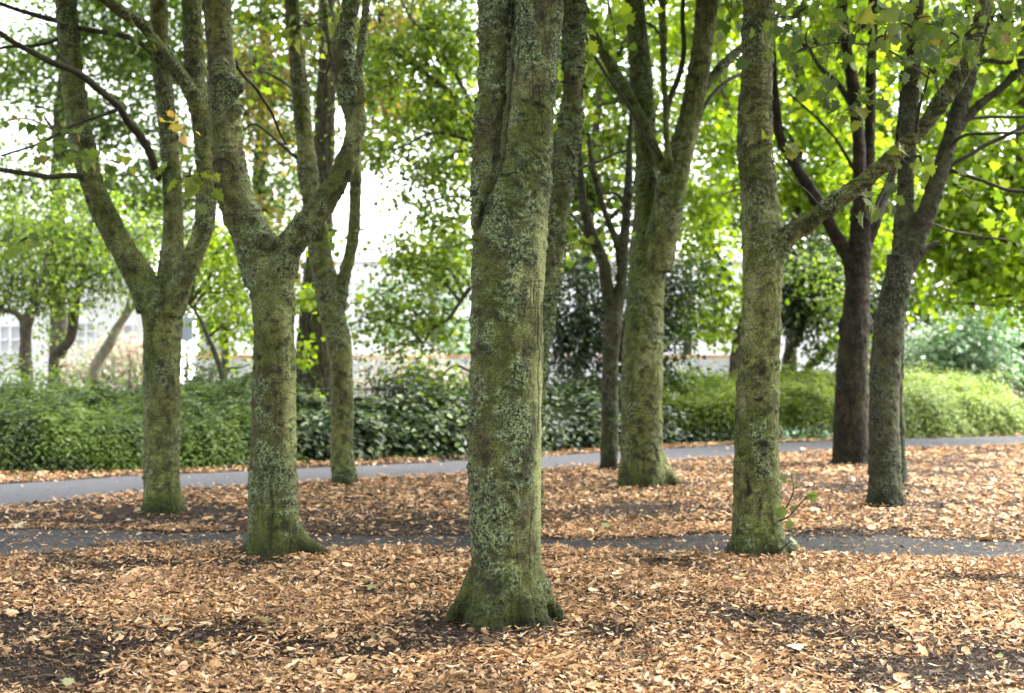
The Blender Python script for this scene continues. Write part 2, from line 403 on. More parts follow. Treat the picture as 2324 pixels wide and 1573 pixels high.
def branch(root, origin, nodes, d, mat, name='branch', seg=9, seed=0, rough=.12):
    S = limb_pts(nodes, d, 8); P = S[:, :3]-origin
    wob = np.stack([perlin(P+3.1*k, 2.5, seed+k) for k in range(3)], axis=1)*.03*min(1, S[:, 3].mean()*40+.3)
    wob[0] = 0; P = P+wob
    mb = MB(); rr = S[:, 3]*(1+rough*perlin(P, 14, seed+9))
    mb.tube(P, rr, seg, flare=lambda k, th: 1+rough*.6*math.cos(3*th+k*.7))
    return mb.build(name, mat, root, True)
def twigs(name, centers, attach, origin, mat, parent, r0=.012, seg=4):
    """thin curved twigs from attach points to every spray centre, one mesh"""
    mb = MB()
    A = np.asarray(attach)
    for c in centers:
        j = np.argmin(((A-c)**2).sum(1)); a = A[j]
        L_ = np.linalg.norm(c-a)
        if L_ < .05 or L_ > 3.2: continue
        m = (a+c)/2+np.array([0, 0, .12*L_])+rng.normal(size=3)*.06*L_
        S = spline(np.array([a, m, c]), 3)-origin
        mb.tube(S, np.linspace(r0, .003, len(S)), seg)
    o = mb.build(name, mat, parent); o['kind'] = 'stuff'; return o
def tree(name, label, cat, base, limbs, seed, bark='bark', vox=None, branches=(), group=None, extra=None, **kw):
    d = base[1]; origin = W(base[0], CY+EYE*F/d, d); origin[2] = 0
    root = empty(name, origin, label, cat, group)
    make_trunk(root, origin, limbs, d, seed, M[bark], vox or max(.0075, .0009*d), extra=extra, **kw)
    for k, b in enumerate(branches):
        branch(root, origin, b, d, M['twig'] if bark != 'bark_brown' else M['twig'], seed=seed+k*3)
    return root, origin

# ================================================================== NEAR TREES
GRP = None
dC = dist_of(1415)
def c_special(Q, D, L, dk, ms, pl):
    # local coords: x right, z up. front faces the camera (y<0)
    x, y, z = Q[:, 0], Q[:, 1], Q[:, 2]
    px = x/dC*F+1147; py = CY-(z-EYE)/dC*F
    front = ss(.02, -.06, y)
    # smooth pale strip down the right side
    right = ss(1204, 1226, px+10*perlin(Q, 4, 71)+5*perlin(Q, 13, 72))*ss(380, 560, py)*ss(1330, 1150, py)
    pl = np.maximum(pl*.5, right*.75); L *= (1-right*.85); D *= (1-right*.5); dk *= (1-right*.7)
    blz = ss(1.0, .55, np.hypot((px-1195)/34, (py-650)/46)+.45*fbm(Q, 9, 3, 74))*front
    pl = np.maximum(pl, blz*.95); L *= 1-blz
    # branch scars: arched ridge with dark line under it
    for (sx, sy, w, h) in ((1221, 205, 36, 48), (1218, 290, 38, 46), (1199, 405, 33, 56)):
        r = np.hypot((px-sx)/w, (py-sy)/h)+.10*perlin(Q, 7, sy); up = ss(20, -14, py-sy)
        ring = np.exp(-((r-1)/.09)**2)*up*front; groove = np.exp(-((r-.88)/.07)**2)*up*front
        brk = ss(-.35, .15, perlin(Q, 9, sx)); D += .007*ring-.007*groove*brk; dk = np.maximum(dk, groove*.6*brk)
    eye = ss(1, .4, np.hypot((px-1187)/15, (py-368)/15))*front; ms = np.maximum(ms, eye); L *= 1-eye
    # crease between the two stems, running down to the left edge, with a rolled ridge beside it
    cxx = np.interp(py, [-60, 100, 180, 260, 340, 400, 460, 540], [1168, 1163, 1156, 1149, 1141, 1128, 1104, 1079]); wig = 3*perlin(Q, 10, 66)
    fade = ss(560, 500, py)*ss(.06, -.02, y); dx_ = px-cxx+wig
    D -= .020*np.exp(-(dx_/7)**2)*fade; dk = np.maximum(dk, .85*np.exp(-(dx_/5.5)**2)*fade)
    low = ss(360, 420, py); D += .014*np.exp(-((dx_-15)/9)**2)*fade*low; D += .010*np.exp(-((dx_+14)/9)**2)*fade*low
    ub = ss(180, 300, py)*ss(620, 520, py)*front*ss(1215, 1170, px); L = np.clip(L+ub*.55*ss(-.35, .25, perlin(Q, 8, 67)), 0, 1)
    kn = ss(.1, .45, perlin(Q, 26, 68))*ss(120, 260, py)*ss(700, 480, py); D += kn*.009; dk = np.maximum(dk, kn*.25)
    # grey lichen strongest in the middle band and lower front
    band = ss(.9, .3, np.abs(px-1165)/75)*ss(820, 900, py)*ss(1290, 1180, py)*front
    L = np.clip(L+band*.35*(perlin(Q, 14, 77)+.4), 0, 1)
    pink = ss(1, .5, np.hypot((px-1163)/20, (py-1275)/22)+.4*perlin(Q, 20, 78))*front
    pl = np.maximum(pl, pink*.6)
    # carved strokes and fine vertical cracks right of the bare patch
    for cx_, y0, y1 in ((1203, 640, 700), (1212, 638, 690), (1222, 640, 980), (1230, 690, 870), (1217, 650, 760)):
        k = np.exp(-((px-cx_-3*perlin(Q, 9, cx_))/2.2)**2)*ss(y0-6, y0, py)*ss(y1+6, y1, py)*front; dk = np.maximum(dk, k*.9); D -= k*.004
    for y_ in (640, 655, 700):
        k = np.exp(-((py-y_-2*perlin(Q, 12, y_))/2)**2)*ss(1190, 1196, px)*ss(1234, 1228, px)*front; dk = np.maximum(dk, k*.8)
    # rough bark plates at the foot
    foot = ss(1310, 1375, py); L = L*(1-.75*foot); dk = np.maximum(dk, foot*.35*ss(-.1, .3, perlin(Q, 11, 86))); cr = ss(.10, .0, np.abs(perlin(Q*np.array([17, 17, 13]), 1, 81))); D -= foot*cr*.008; dk = np.maximum(dk, foot*cr*.8)
    dk = np.maximum(dk, ss(1, .3, np.hypot((px-1120)/45, (py-1318)/42)+.5*fbm(Q, 7, 3, 83))*.8*front)
    dk = np.maximum(dk, ss(1, .3, np.hypot((px-1195)/50, (py-1400)/34)+.4*fbm(Q, 7, 3, 84))*.7*front)
    return D, L, dk, ms, pl
def c_extra(mb, o):
    for (x, y, r, dd, sc) in ((1088, 455, 22, .02, (.8, .9, 3.2)), (1086, 505, 17, -.06, (.8, .8, 2.4)), (1081, 538, 12, -.10, (1, 1, .9)), (1242, 425, 11, 0, (1, 1, 1.6)), (1187, 385, 20, -.17, (1, .5, 1.6))):
        mb.ball(W(x, y, dC+dd)-o, r/F*dC, sc)
    # root spurs
    for (x, y, dd, x2, y2, dd2) in ((1092, 1300, .0, 1030, 1400, .0), (1203, 1300, 0, 1262, 1400, .05), (1175, 1310, -.08, 1200, 1422, -.18), (1120, 1310, -.08, 1090, 1418, -.14)):
        a = W(x, y, dC+dd)-o; b = W(x2, y2, dC+dd2)-o
        mb.tube(spline(np.array([a, (a+b)/2-np.array([0, 0, .02]), b, b+(b-a)*.3-np.array([0, 0, .06])]), 4), np.linspace(.085, .018, 13), 12)
C_tr = [(1147, 1425, 214), (1147, 1400, 196), (1148, 1365, 178), (1148, 1325, 167), (1149, 1290, 163), (1149, 1200, 160), (1147, 1000, 163), (1151, 800, 161), (1154, 650, 162), (1157, 560, 164), (1160, 500, 158)]
C_r = [(1160, 600, 150), (1172, 480, 140, -.02), (1187, 400, 124, -.03), (1196, 300, 112, -.03), (1203, 200, 107, -.03), (1212, 100, 108, -.03), (1223, 0, 110, -.03), (1234, -180, 104, -.03), (1250, -450, 90)]
C_l = [(1135, 600, 110, .05), (1120, 480, 92, .06), (1114, 400, 86, .08), (1118, 300, 80, .10), (1125, 200, 78, .12), (1128, 100, 80, .12), (1129, 0, 84, .12), (1125, -180, 80, .12), (1100, -450, 66, .2)]
rootC, oC = tree('maple_tree', 'thick lichen crusted maple trunk nearest the camera, standing in the middle of the leaf litter', 'tree', (1147, dC),
     [C_tr, C_r, C_l], 10, 'bark', .0066, lichen=.0, special=c_special, extra=c_extra, moss=.35, smooth=3)

dL1 = dist_of(1163)
rootL1, oL1 = tree('maple_tree', 'three stemmed maple with a bright green mossy foot, leftmost of the big trunks', 'tree', (367, dL1),
    [[(367, 1166, 100), (367, 1135, 90), (368, 1080, 84), (369, 900, 81), (368, 800, 82), (366, 720, 88), (364, 660, 96)],
     [(345, 700, 74), (318, 630, 66), (290, 585, 62), (252, 520, 58), (217, 440, 54), (196, 370, 52), (181, 290, 50), (166, 180, 48), (156, 90, 46), (150, 0, 44), (146, -180, 40), (130, -500, 30)],
     [(375, 720, 60, .1), (384, 640, 54, .12), (393, 550, 48, .15), (392, 450, 44, .15), (387, 350, 42, .15), (377, 250, 40, .15), (366, 150, 39, .15), (360, 0, 36, .15), (354, -180, 32, .15), (350, -500, 24, .15)],
     [(388, 710, 60, -.05), (412, 640, 52, -.1), (440, 580, 50, -.12), (463, 510, 46, -.12), (467, 430, 42, -.12), (463, 340, 44, -.12), (456, 260, 48, -.12), (444, 190, 46, -.12), (440, 100, 45, -.12), (433, 0, 43, -.12), (425, -180, 40, -.12), (410, -500, 30)],
     [(458, 300, 40, -.12), (445, 240, 34, -.18), (424, 195, 31, -.22), (392, 148, 29, -.3), (352, 96, 26, -.4), (318, 52, 26, -.5), (281, 30, 25, -.6), (245, 5, 24, -.7), (210, -20, 22, -.8), (140, -60, 18, -1)]],
    40, 'bark_b', lichen=-.06, moss=.42,
    branches=[[(362, 405, 20, .1), (348, 365, 19, -.1), (318, 310, 19, -.3), (293, 278, 18, -.5), (262, 240, 18, -.8), (200, 183, 17, -1.2), (125, 148, 15, -1.5), (50, 106, 13, -1.7), (-20, 68, 12, -1.9)],
              [(200, 398, 15), (180, 401, 14, -.1), (90, 398, 12, -.5), (0, 384, 11, -.9), (-60, 372, 9, -1.1)],
              [(360, 150, 15, .15), (345, 125, 13), (318, 100, 13), (262, 79, 12), (190, 66, 12), (115, 46, 12), (55, 24, 11), (-10, 6, 9)],
              [(262, 246, 12, -.8), (240, 252, 8, -.8), (208, 270, 7, -.7), (150, 291, 7, -.8), (90, 322, 6, -.8), (0, 354, 5, -.8)],
              [(190, 66, 9), (125, 92, 8), (60, 106, 8), (0, 110, 6)],
              [(188, 172, 9, -1.2), (150, 135, 6, -1.2), (118, 98, 5, -1.2)],
              ])
dL2 = dist_of(1262)
def l2_special(Q, D, L, dk, ms, pl):
    px = Q[:, 0]/dL2*F+622; py = CY-(Q[:, 2]-EYE)/dL2*F
    r = ss(642, 662, px+6*perlin(Q, 5, 91))*ss(560, 640, py)*ss(1180, 1000, py); pl = np.maximum(pl, r*.7); L *= 1-r*.8
    k = ss(1, .4, np.hypot((px-612)/32, (py-556)/34)+.4*perlin(Q, 9, 92)); dk = np.maximum(dk, k*.6); ms = np.maximum(ms, k*.9); L *= 1-k*.8
    sm = ss(560, 480, py)*ss(514, 500, px); L *= 1-sm*.5
    for (sx, sy, w, h) in ((510, 392, 30, 26), (522, 205, 26, 20), (545, 262, 20, 16)):
        r = np.hypot((px-sx)/w, (py-sy)/h)+.15*perlin(Q, 7, sy); g = np.exp(-((r-1)/.13)**2)*ss(14, -10, py-sy)*ss(.02, -.05, Q[:, 1]); D += .008*g; dk = np.maximum(dk, g*.8)
    tp = ss(560, 500, py)*ss(1, .2, np.abs(px-590)/60); L = np.clip(L+tp*.5, 0, 1)
    cr = np.exp(-((px-625-4*perlin(Q, 6, 95))/4)**2)*ss(1040, 1080, py); D -= cr*.014; dk = np.maximum(dk, cr*.7)
    return D, L, dk, ms, pl
def l2_extra(mb, o):
    for (x, y, r) in ((538, 196, 15), (541, 252, 12), (782, 372, 20), (806, 292, 18)): mb.ball(W(x, y, dL2-.08)-o, r/F*dL2, (1, .8, 1.3))
    for (x, y, x2, y2, dd) in ((655, 1205, 735, 1258, -.05), (595, 1215, 552, 1262, 0), (632, 1215, 640, 1272, -.12)):
        a = W(x, y, dL2)-o; b = W(x2, y2, dL2+dd)-o
        mb.tube(spline(np.array([a, (a+b)/2-np.array([0, 0, .025]), b, b+(b-a)*.25-np.array([0, 0, .1])]), 4), np.linspace(.085, .022, 13), 12)
rootL2, oL2 = tree('maple_tree', 'forked maple with an elbow shaped right arm, its root reaching onto the near path', 'tree', (622, dL2),
    [[(622, 1266, 134), (622, 1230, 118), (622, 1180, 109), (621, 1100, 105), (621, 950, 102), (621, 800, 94), (620, 700, 92), (614, 640, 100), (606, 590, 98)],
     [(608, 640, 96), (588, 575, 92), (570, 530, 88), (549, 480, 84), (530, 430, 78), (521, 380, 75), (515, 330, 73), (511, 260, 72), (502, 150, 64), (495, 50, 62), (491, -20, 64), (487, -200, 58), (470, -600, 44)],
     [(628, 640, 72), (648, 575, 62, -.04), (676, 532, 62, -.08), (710, 492, 58, -.12), (745, 444, 54, -.15), (775, 395, 50, -.15), (797, 340, 47, -.15), (806, 280, 46, -.15), (797, 228, 50, -.15), (782, 175, 50, -.15), (776, 120, 48, -.15), (786, 60, 43, -.15), (799, 0, 40, -.15), (806, -180, 36, -.15), (830, -600, 24)],
     [(806, 300, 22, -.18), (812, 250, 22, -.25), (822, 208, 22, -.28), (814, 172, 18, -.28), (820, 110, 17, -.28), (828, 50, 16, -.28), (832, 0, 16, -.28), (840, -200, 13, -.28)],
     [(784, 210, 20, -.1), (765, 160, 16, -.1), (752, 120, 15, -.05), (743, 70, 15), (735, 0, 14), (722, -180, 10)]],
    60, 'bark', .0095, lichen=-.05, moss=.35, special=l2_special, extra=l2_extra,
    branches=[[(752, 135, 8, -.05), (738, 175, 5, -.1), (728, 225, 4, -.1)],
              [(535, 140, 9, .1), (570, 190, 8, .6), (610, 250, 7, 1.2), (650, 330, 5, 1.8)]])
dM = dist_of(1101)
rootM, oM = tree('maple_tree', 'slender S-curved maple standing right at the edge of the far path', 'tree', (780, dM),
    [[(782, 1104, 58), (780, 1080, 54), (777, 1040, 51), (775, 950, 50), (776, 850, 51), (771, 785, 54), (757, 725, 54), (742, 660, 54), (732, 600, 52), (721, 540, 50), (709, 460, 46), (698, 390, 44), (690, 300, 41), (680, 200, 38), (671, 100, 36), (663, 0, 33), (655, -180, 28), (640, -400, 22)],
     [(762, 715, 38), (774, 660, 32), (786, 610, 30), (799, 550, 29), (805, 480, 28), (808, 400, 28), (803, 330, 26, .2), (800, 200, 22, .4), (790, -50, 18, .6)]],
    80, 'bark_b', .014, lichen=-.08, moss=.6, branches=[[(698, 395, 9), (670, 360, 8), (630, 320, 6), (580, 280, 5), (545, 300, 3)], [(680, 205, 8), (650, 190, 8, .3), (600, 160, 6, .6), (560, 165, 4, .8)]])
dCB = 12.0
rootCB, oCB = tree('maple_tree', 'rough lichen plated stem leaning right from directly behind the thick middle trunk', 'tree', (1180, dCB),
    [[(1180, 1218, 92), (1184, 1180, 78), (1190, 1100, 70), (1197, 900, 66), (1208, 800, 66), (1226, 700, 64), (1245, 600, 62), (1258, 500, 58), (1273, 400, 54), (1290, 300, 50), (1298, 200, 44), (1301, 100, 41), (1303, 0, 42), (1304, -180, 38), (1310, -500, 26)]],
    100, 'bark', .011, lichen=.30, crust=4.6, branches=[[(1280, 400, 9, .1), (1310, 385, 7, .2), (1345, 372, 7, .3), (1400, 348, 6, .4), (1440, 345, 4, .4)]])
dT = dist_of(1066)
rootT, oT = tree('maple_tree', 'thinnest trunk, a young maple splitting into slim upright stems beside the far path', 'tree', (1383, dT),
    [[(1383, 1067, 40), (1383, 1040, 36), (1385, 900, 35), (1387, 800, 36), (1391, 745, 42), (1393, 710, 38)],
     [(1390, 735, 32), (1379, 670, 28), (1372, 600, 26), (1350, 548, 25), (1330, 490, 23), (1320, 430, 20), (1314, 370, 18), (1311, 300, 16), (1318, 200, 12)],
     [(1395, 735, 30), (1408, 660, 26), (1413, 580, 24), (1420, 500, 20), (1426, 420, 17), (1428, 340, 13), (1434, 250, 10)],
     [(1408, 600, 20), (1398, 545, 17), (1375, 490, 15), (1355, 420, 13), (1343, 370, 12), (1335, 300, 9)]],
    120, 'bark_c', .013, lichen=-.15, moss=.2,
    branches=[[(1350, 550, 13), (1325, 520, 11), (1300, 492, 9, .2), (1280, 478, 6, .3)], [(1422, 470, 9), (1400, 442, 7), (1365, 438, 4)], [(1424, 460, 7), (1440, 420, 5), (1450, 350, 4)]])
dR1 = dist_of(1105)
def r1_extra(mb, o):
    for (x, y, x2, y2, dd) in ((1485, 1040, 1535, 1103, 0), (1430, 1060, 1412, 1108, -.05)):
        a = W(x, y, dR1)-o; b = W(x2, y2, dR1+dd)-o
        mb.tube(spline(np.array([a, (a+b)/2-np.array([0, 0, .02]), b, b+(b-a)*.3-np.array([0, 0, .1])]), 4), np.linspace(.13, .04, 13), 12)
def r1_special(Q, D, L, dk, ms, pl):
    px = Q[:, 0]/dR1*F+1460; py = CY-(Q[:, 2]-EYE)/dR1*F; front = ss(.02, -.06, Q[:, 1])
    for (sx, sy, w, h, thk) in ((1461, 1045, 27, 40, .12), (1488, 720, 22, 26, .1)):
        r = np.hypot((px-sx)/w, (py-sy)/h)+.22*perlin(Q, 6, sx); up = ss(24, -10, py-sy); g = np.exp(-((r-1)/thk)**2)*up*front
        D -= .02*g; g = g*ss(-.5, .1, perlin(Q, 9, 144)); dk = np.maximum(dk, g*.6); inner = ss(1, .8, r)*front
        cr = ss(.12, 0, np.abs(perlin(Q*np.array([14, 14, 3]), 1, 141)))*inner; dk = np.maximum(dk, cr*.8); D -= cr*.01
    m = ss(1448, 1436, px-(py-800)*-.12+8*perlin(Q, 4, 143)); ms = np.maximum(ms, m*.7*ss(900, 700, py))
    return D, L, dk, ms, pl
rootR1, oR1 = tree('maple_tree', 'broad twin stemmed maple with an arched scar on its foot', 'tree', (1460, dR1),
    [[(1462, 1109, 110), (1461, 1080, 100), (1458, 1030, 94), (1457, 950, 90), (1458, 800, 89), (1463, 700, 85), (1470, 600, 84), (1478, 540, 80)],
     [(1466, 640, 64, .1), (1470, 560, 58, .12), (1470, 480, 56, .15), (1467, 400, 52, .15), (1464, 300, 50, .15), (1456, 200, 50, .15), (1448, 100, 46, .15), (1439, 0, 45, .15), (1428, -180, 42, .15), (1410, -450, 34, .15)],
     [(1484, 610, 76, -.05), (1503, 530, 72, -.1), (1519, 455, 68, -.12), (1531, 395, 68, -.12), (1545, 345, 60, -.12), (1563, 285, 54, -.12), (1574, 230, 52, -.12), (1587, 150, 51, -.12), (1598, 80, 50, -.12), (1606, 0, 49, -.12), (1614, -180, 44, -.12), (1630, -450, 34)],
     [(1522, 400, 30, -.2), (1500, 370, 24, -.25), (1476, 315, 26, -.25), (1451, 262, 29, -.2), (1420, 208, 28, -.1), (1376, 133, 25), (1342, 68, 21, .1), (1322, 0, 18, .2), (1290, -120, 14, .4)],
     [(1520, 385, 22, -.3), (1514, 330, 17, -.35), (1511, 250, 16, -.35), (1506, 150, 15, -.35), (1505, 60, 15, -.3), (1500, -100, 12, -.2)],
     [(1583, 220, 28), (1608, 185, 24, .1), (1640, 148, 22, .2), (1672, 118, 20, .4), (1720, 80, 16, .8), (1790, 10, 12, 1.2)]],
    140, 'bark_b', .0135, lichen=-.16, moss=.22, special=r1_special, extra=r1_extra,
    branches=[[(1512, 265, 13, -.3), (1530, 200, 13, -.2), (1545, 160, 12, -.1), (1551, 80, 11, -.1), (1550, -60, 8)],
              [(1498, 365, 9, -.3), (1460, 300, 8, -.35), (1425, 238, 8, -.4), (1375, 175, 8, -.4), (1335, 105, 7, -.4), (1318, 50, 5, -.4)],
              [(1590, 250, 12), (1620, 215, 10, .2), (1660, 180, 9, .5), (1690, 165, 7, .8)],
              [(1512, 100, 7, -.3), (1480, 60, 6, -.3), (1440, 45, 5, -.3)]])
dR2 = dist_of(1260)
def r2_special(Q, D, L, dk, ms, pl):
    px = Q[:, 0]/dR2*F+1718; py = CY-(Q[:, 2]-EYE)/dR2*F; front = ss(.02, -.06, Q[:, 1])
    for (sx, sy, w, h) in ((1725, 1005, 16, 10), (1722, 845, 14, 9), (1690, 1100, 9, 42), (1716, 1150, 7, 30), (1727, 1028, 10, 6), (1715, 905, 12, 6), (1722, 930, 9, 5), (1716, 330, 9, 9)):
        k = ss(1, .35, np.hypot((px-sx)/w, (py-sy)/h)+.5*fbm(Q, 16, 2, sx))*front; dk = np.maximum(dk, k*.95); L *= 1-k
    wr = ss(700, 420, py); D += wr*.006*perlin(Q*np.array([4, 4, 30]), 1, 161); dk = np.maximum(dk, wr*.6*ss(.25, .5, perlin(Q*np.array([6, 6, 34]), 1, 163)))
    m = ss(1, .4, np.hypot((px-1735)/52, (py-545)/55)+.4*perlin(Q, 6, 165)); ms = np.maximum(ms, m*.6); D += m*.008
    return D, L, dk, ms, pl
def r2_extra(mb, o):
    for (x, y, r, dd, sc) in ((1738, 238, 17, -.05, (1, 1, 1.3)), (1688, 255, 10, 0, (1, 1, 1.2)), (1735, 560, 46, .02, (1, .8, 1.2)), (1768, 980, 12, 0, (1, 1, 1.6)), (1672, 985, 9, 0, (1, 1, 1.4))):
        mb.ball(W(x, y, dR2+dd)-o, r/F*dR2, sc)
    for (x, y, x2, y2, dd) in ((1745, 1215, 1800, 1260, 0), (1690, 1210, 1660, 1256, 0)):
        a = W(x, y, dR2)-o; b = W(x2, y2, dR2+dd)-o
        mb.tube(spline(np.array([a, (a+b)/2-np.array([0, 0, .02]), b, b+(b-a)*.3-np.array([0, 0, .1])]), 4), np.linspace(.08, .025, 13), 12)
rootR2, oR2 = tree('maple_tree', 'straight pale green maple on the near path with one long mossy arm reaching right', 'tree', (1718, dR2),
    [[(1719, 1266, 128), (1717, 1230, 114), (1716, 1180, 108), (1716, 1110, 103), (1717, 1050, 101), (1719, 950, 99), (1721, 880, 95), (1724, 800, 91), (1728, 700, 89), (1730, 620, 90), (1727, 550, 89), (1723, 450, 85), (1714, 350, 84), (1716, 250, 77), (1719, 150, 75), (1724, 50, 74), (1727, 0, 71), (1732, -180, 66), (1740, -600, 50)],
     [(1738, 600, 60), (1762, 562, 56, -.03), (1790, 535, 50, -.08), (1830, 508, 44, -.15), (1872, 476, 41, -.2), (1922, 441, 39, -.25), (1977, 397, 38, -.3), (2030, 351, 37, -.35), (2080, 303, 36, -.4), (2122, 254, 36, -.45), (2160, 200, 35, -.5), (2194, 140, 34, -.55), (2218, 65, 32, -.6), (2234, 0, 30, -.6), (2250, -180, 26, -.6)]],
    160, 'bark_b', .0095, lichen=-.13, moss=.3, special=r2_special, extra=r2_extra,
    branches=[[(2080, 300, 9, -.5), (2085, 240, 7, -.7), (2100, 195, 6, -.8), (2112, 165, 5, -.9)],
              [(2110, 175, 5, -.9), (2070, 150, 5, -1.1), (2010, 112, 5, -1.4), (1940, 98, 4, -1.6), (1870, 100, 4, -1.7), (1800, 118, 3, -1.8)],
              [(1870, 478, 5, -.3), (1840, 440, 4, -.6), (1790, 400, 3, -.9), (1740, 350, 3, -1.2)],
              [(2030, 352, 6, -.4), (2060, 370, 4, -.6), (2090, 400, 3, -.8)]])
dR3 = dist_of(1054)
rootR3, oR3 = tree('lime_tree', 'smooth dark brown trunk beside the far path with many upright stems', 'tree', (1932, dR3),
    [[(1931, 1057, 96), (1932, 1035, 84), (1932, 950, 79), (1934, 850, 72), (1937, 780, 68), (1940, 740, 66), (1944, 690, 58), (1949, 620, 54), (1954, 540, 48), (1957, 470, 46)],
     [(1955, 500, 34, -.1), (1950, 400, 31, -.1), (1949, 330, 30, -.1), (1944, 260, 29, -.1), (1936, 195, 28, -.1), (1920, 100, 26, -.1), (1912, 0, 24, -.1), (1905, -180, 20)],
     [(1960, 500, 30, .1), (1970, 400, 25, .1), (1975, 300, 24, .1), (1977, 200, 24, .1), (1980, 60, 22, .1), (1984, -180, 18, .1)],
     [(1938, 640, 34), (1922, 580, 30), (1893, 530, 30), (1862, 470, 29), (1832, 420, 28), (1800, 368, 26), (1770, 310, 24), (1762, 255, 21), (1757, 180, 18), (1750, 60, 14)],
     [(1968, 560, 26), (1990, 500, 22), (2010, 440, 20, .2), (2030, 380, 18, .3), (2040, 300, 16, .3), (2050, 160, 13, .3)]],
    180, 'bark_brown', .017, lichen=-.25, moss=.1, disp=.9,
    branches=[[(1950, 400, 8), (1935, 375, 8), (1905, 325, 7), (1870, 285, 7), (1830, 245, 6), (1790, 215, 5)],
              [(1940, 250, 14), (1915, 205, 13), (1870, 165, 12), (1845, 125, 9), (1835, 100, 7)],
              [(1825, 420, 14), (1815, 380, 10), (1800, 320, 8), (1770, 280, 6)],
              [(1962, 520, 10), (1985, 480, 9), (2040, 330, 6), (2060, 250, 4)]],
    extra=lambda mb, o: [mb.ball(W(x, y, dR3)-o, r/F*dR3, (1, 1, 2.2)) for x, y, r in ((1912, 745, 12), (1968, 735, 13))])
dR4 = dist_of(1148)
rootR4, oR4 = tree('maple_tree', 'dark rough maple with a short broken stub, rightmost of the big trunks', 'tree', (2012, dR4),
    [[(2012, 1152, 88), (2009, 1110, 74), (2007, 1000, 68), (2009, 850, 68), (2016, 760, 64), (2025, 700, 61), (2036, 640, 60), (2044, 580, 62)],
     [(2042, 610, 50, .05), (2050, 530, 42, .08), (2055, 450, 40, .08), (2058, 350, 38, .08), (2064, 250, 42, .08), (2070, 150, 40, .08), (2078, 50, 36, .08), (2082, -180, 32, .08), (2090, -450, 24, .08)],
     [(2050, 610, 48), (2072, 560, 46), (2092, 510, 44), (2112, 455, 42), (2132, 395, 38), (2150, 330, 36), (2168, 275, 36), (2188, 205, 38), (2202, 150, 36), (2222, 75, 34), (2240, 0, 28), (2262, -180, 22), (2290, -450, 16)],
     [(2062, 610, 30), (2080, 588, 24), (2100, 566, 18), (2122, 552, 12), (2136, 546, 6)],
     [(2160, 310, 24), (2186, 276, 22), (2226, 236, 22), (2276, 196, 20), (2330, 138, 18), (2420, 30, 14)]],
    200, 'bark_c', .0125, lichen=-.1, moss=.3,
    branches=[[(2120, 440, 11), (2151, 386, 10), (2195, 355, 10), (2251, 321, 10), (2330, 282, 9), (2400, 250, 7)],
              [(2140, 370, 10), (2165, 383, 9), (2226, 411, 8, -.2), (2280, 428, 8, -.3), (2345, 438, 7, -.4)],
              [(2190, 190, 18), (2210, 140, 14), (2251, 100, 13), (2290, 82, 12), (2345, 58, 12)],
              [(2200, 155, 14), (2236, 136, 12), (2280, 142, 10), (2345, 136, 10)],
              [(2148, 345, 8), (2180, 285, 8, .2), (2240, 268, 7, .3), (2345, 262, 7, .3)],
              [(2145, 350, 8), (2190, 305, 8, -.2), (2260, 302, 7, -.3), (2345, 306, 6, -.3)],
              [(2120, 455, 8), (2105, 500, 6, .3), (2150, 520, 6, .6), (2220, 535, 5, .8), (2310, 548, 4, 1)]])
dR5 = dist_of(1100)
rootR5, oR5 = tree('maple_tree', 'slim dark trunk almost wholly hidden behind the broken stub maple', 'tree', (2038, dR5),
    [[(2040, 1103, 40), (2038, 1050, 34), (2036, 950, 32), (2034, 850, 31), (2036, 750, 30), (2042, 600, 28), (2052, 450, 25), (2066, 300, 24), (2075, 150, 22), (2100, -100, 18)]],
    220, 'bark_c', .017, lichen=-.2)

# epicormic shoots at the foot of the straight maple
def shoot(nodes, leaves, root, o, d):
    b = branch(root, o, nodes, d, M['twig'], name='shoot', seg=6, rough=.05)
    P = np.array([W(x, y, d+dd)-o for x, y, s, dd in leaves]); n = len(P)
    t = unit(n)*.5+np.array([.5, -.3, -.25]); nr = unit(n)*.5+np.array([0, -.5, .7])
    scatter('shoot_leaves', TM2, P, frames(t, nr), np.array([s/F*d for x, y, s, dd in leaves]), M['leaf_near'], b)
shoot([(1762, 1185, 4, -.05), (1785, 1150, 4, -.15), (1800, 1110, 3, -.2), (1795, 1075, 3, -.2)], [(1790, 1068, 26, -.2), (1768, 1085, 22, -.15), (1800, 1100, 24, -.2), (1795, 1150, 20, -.1)], rootR2, oR2, dR2)
shoot([(1760, 1190, 5, -.05), (1790, 1170, 4, -.2), (1815, 1140, 3, -.25), (1830, 1125, 3, -.3)], [(1826, 1122, 34, -.3), (1838, 1118, 26, -.3), (1770, 1150, 30, -.2), (1782, 1192, 22, -.25)], rootR2, oR2, dR2)
shoot([(1772, 1255, 4, -.1), (1785, 1235, 3, -.3), (1795, 1225, 3, -.4)], [(1792, 1218, 36, -.4), (1800, 1228, 24, -.4)], rootR2, oR2, dR2)

# ---- leaves of the near trees: clumps in picture measure (x, y, rx, ry, depth offset, density)
def cl(lst, d):
    return [(W(x, y, d+dd), (rx/F*(d+dd), rz if (rz := rx/F*(d+dd)*.8) else 0, ry/F*(d+dd)), df) for x, y, rx, ry, dd, df in lst]
def crown(root, o, d, lst, mat, leaf=.12, dens=1.3, tw=True, tm=None, attach=None, **kw):
    c = foliage('foliage', cl(lst, d), M[mat], root, o, leaf, dens, tm=tm, **kw)
    if tw:
        A = attach if attach is not None else np.array([q[0] for q in cl(lst, d)])
        A = np.vstack([A, np.array([q[0] for q in cl(lst, d)])])
        twigs('twigs', c, A, o, M['twig'], root)
def nodes_xyz(lst, d):
    return np.vstack([limb_pts(n, d, 4)[:, :3] for n in lst])
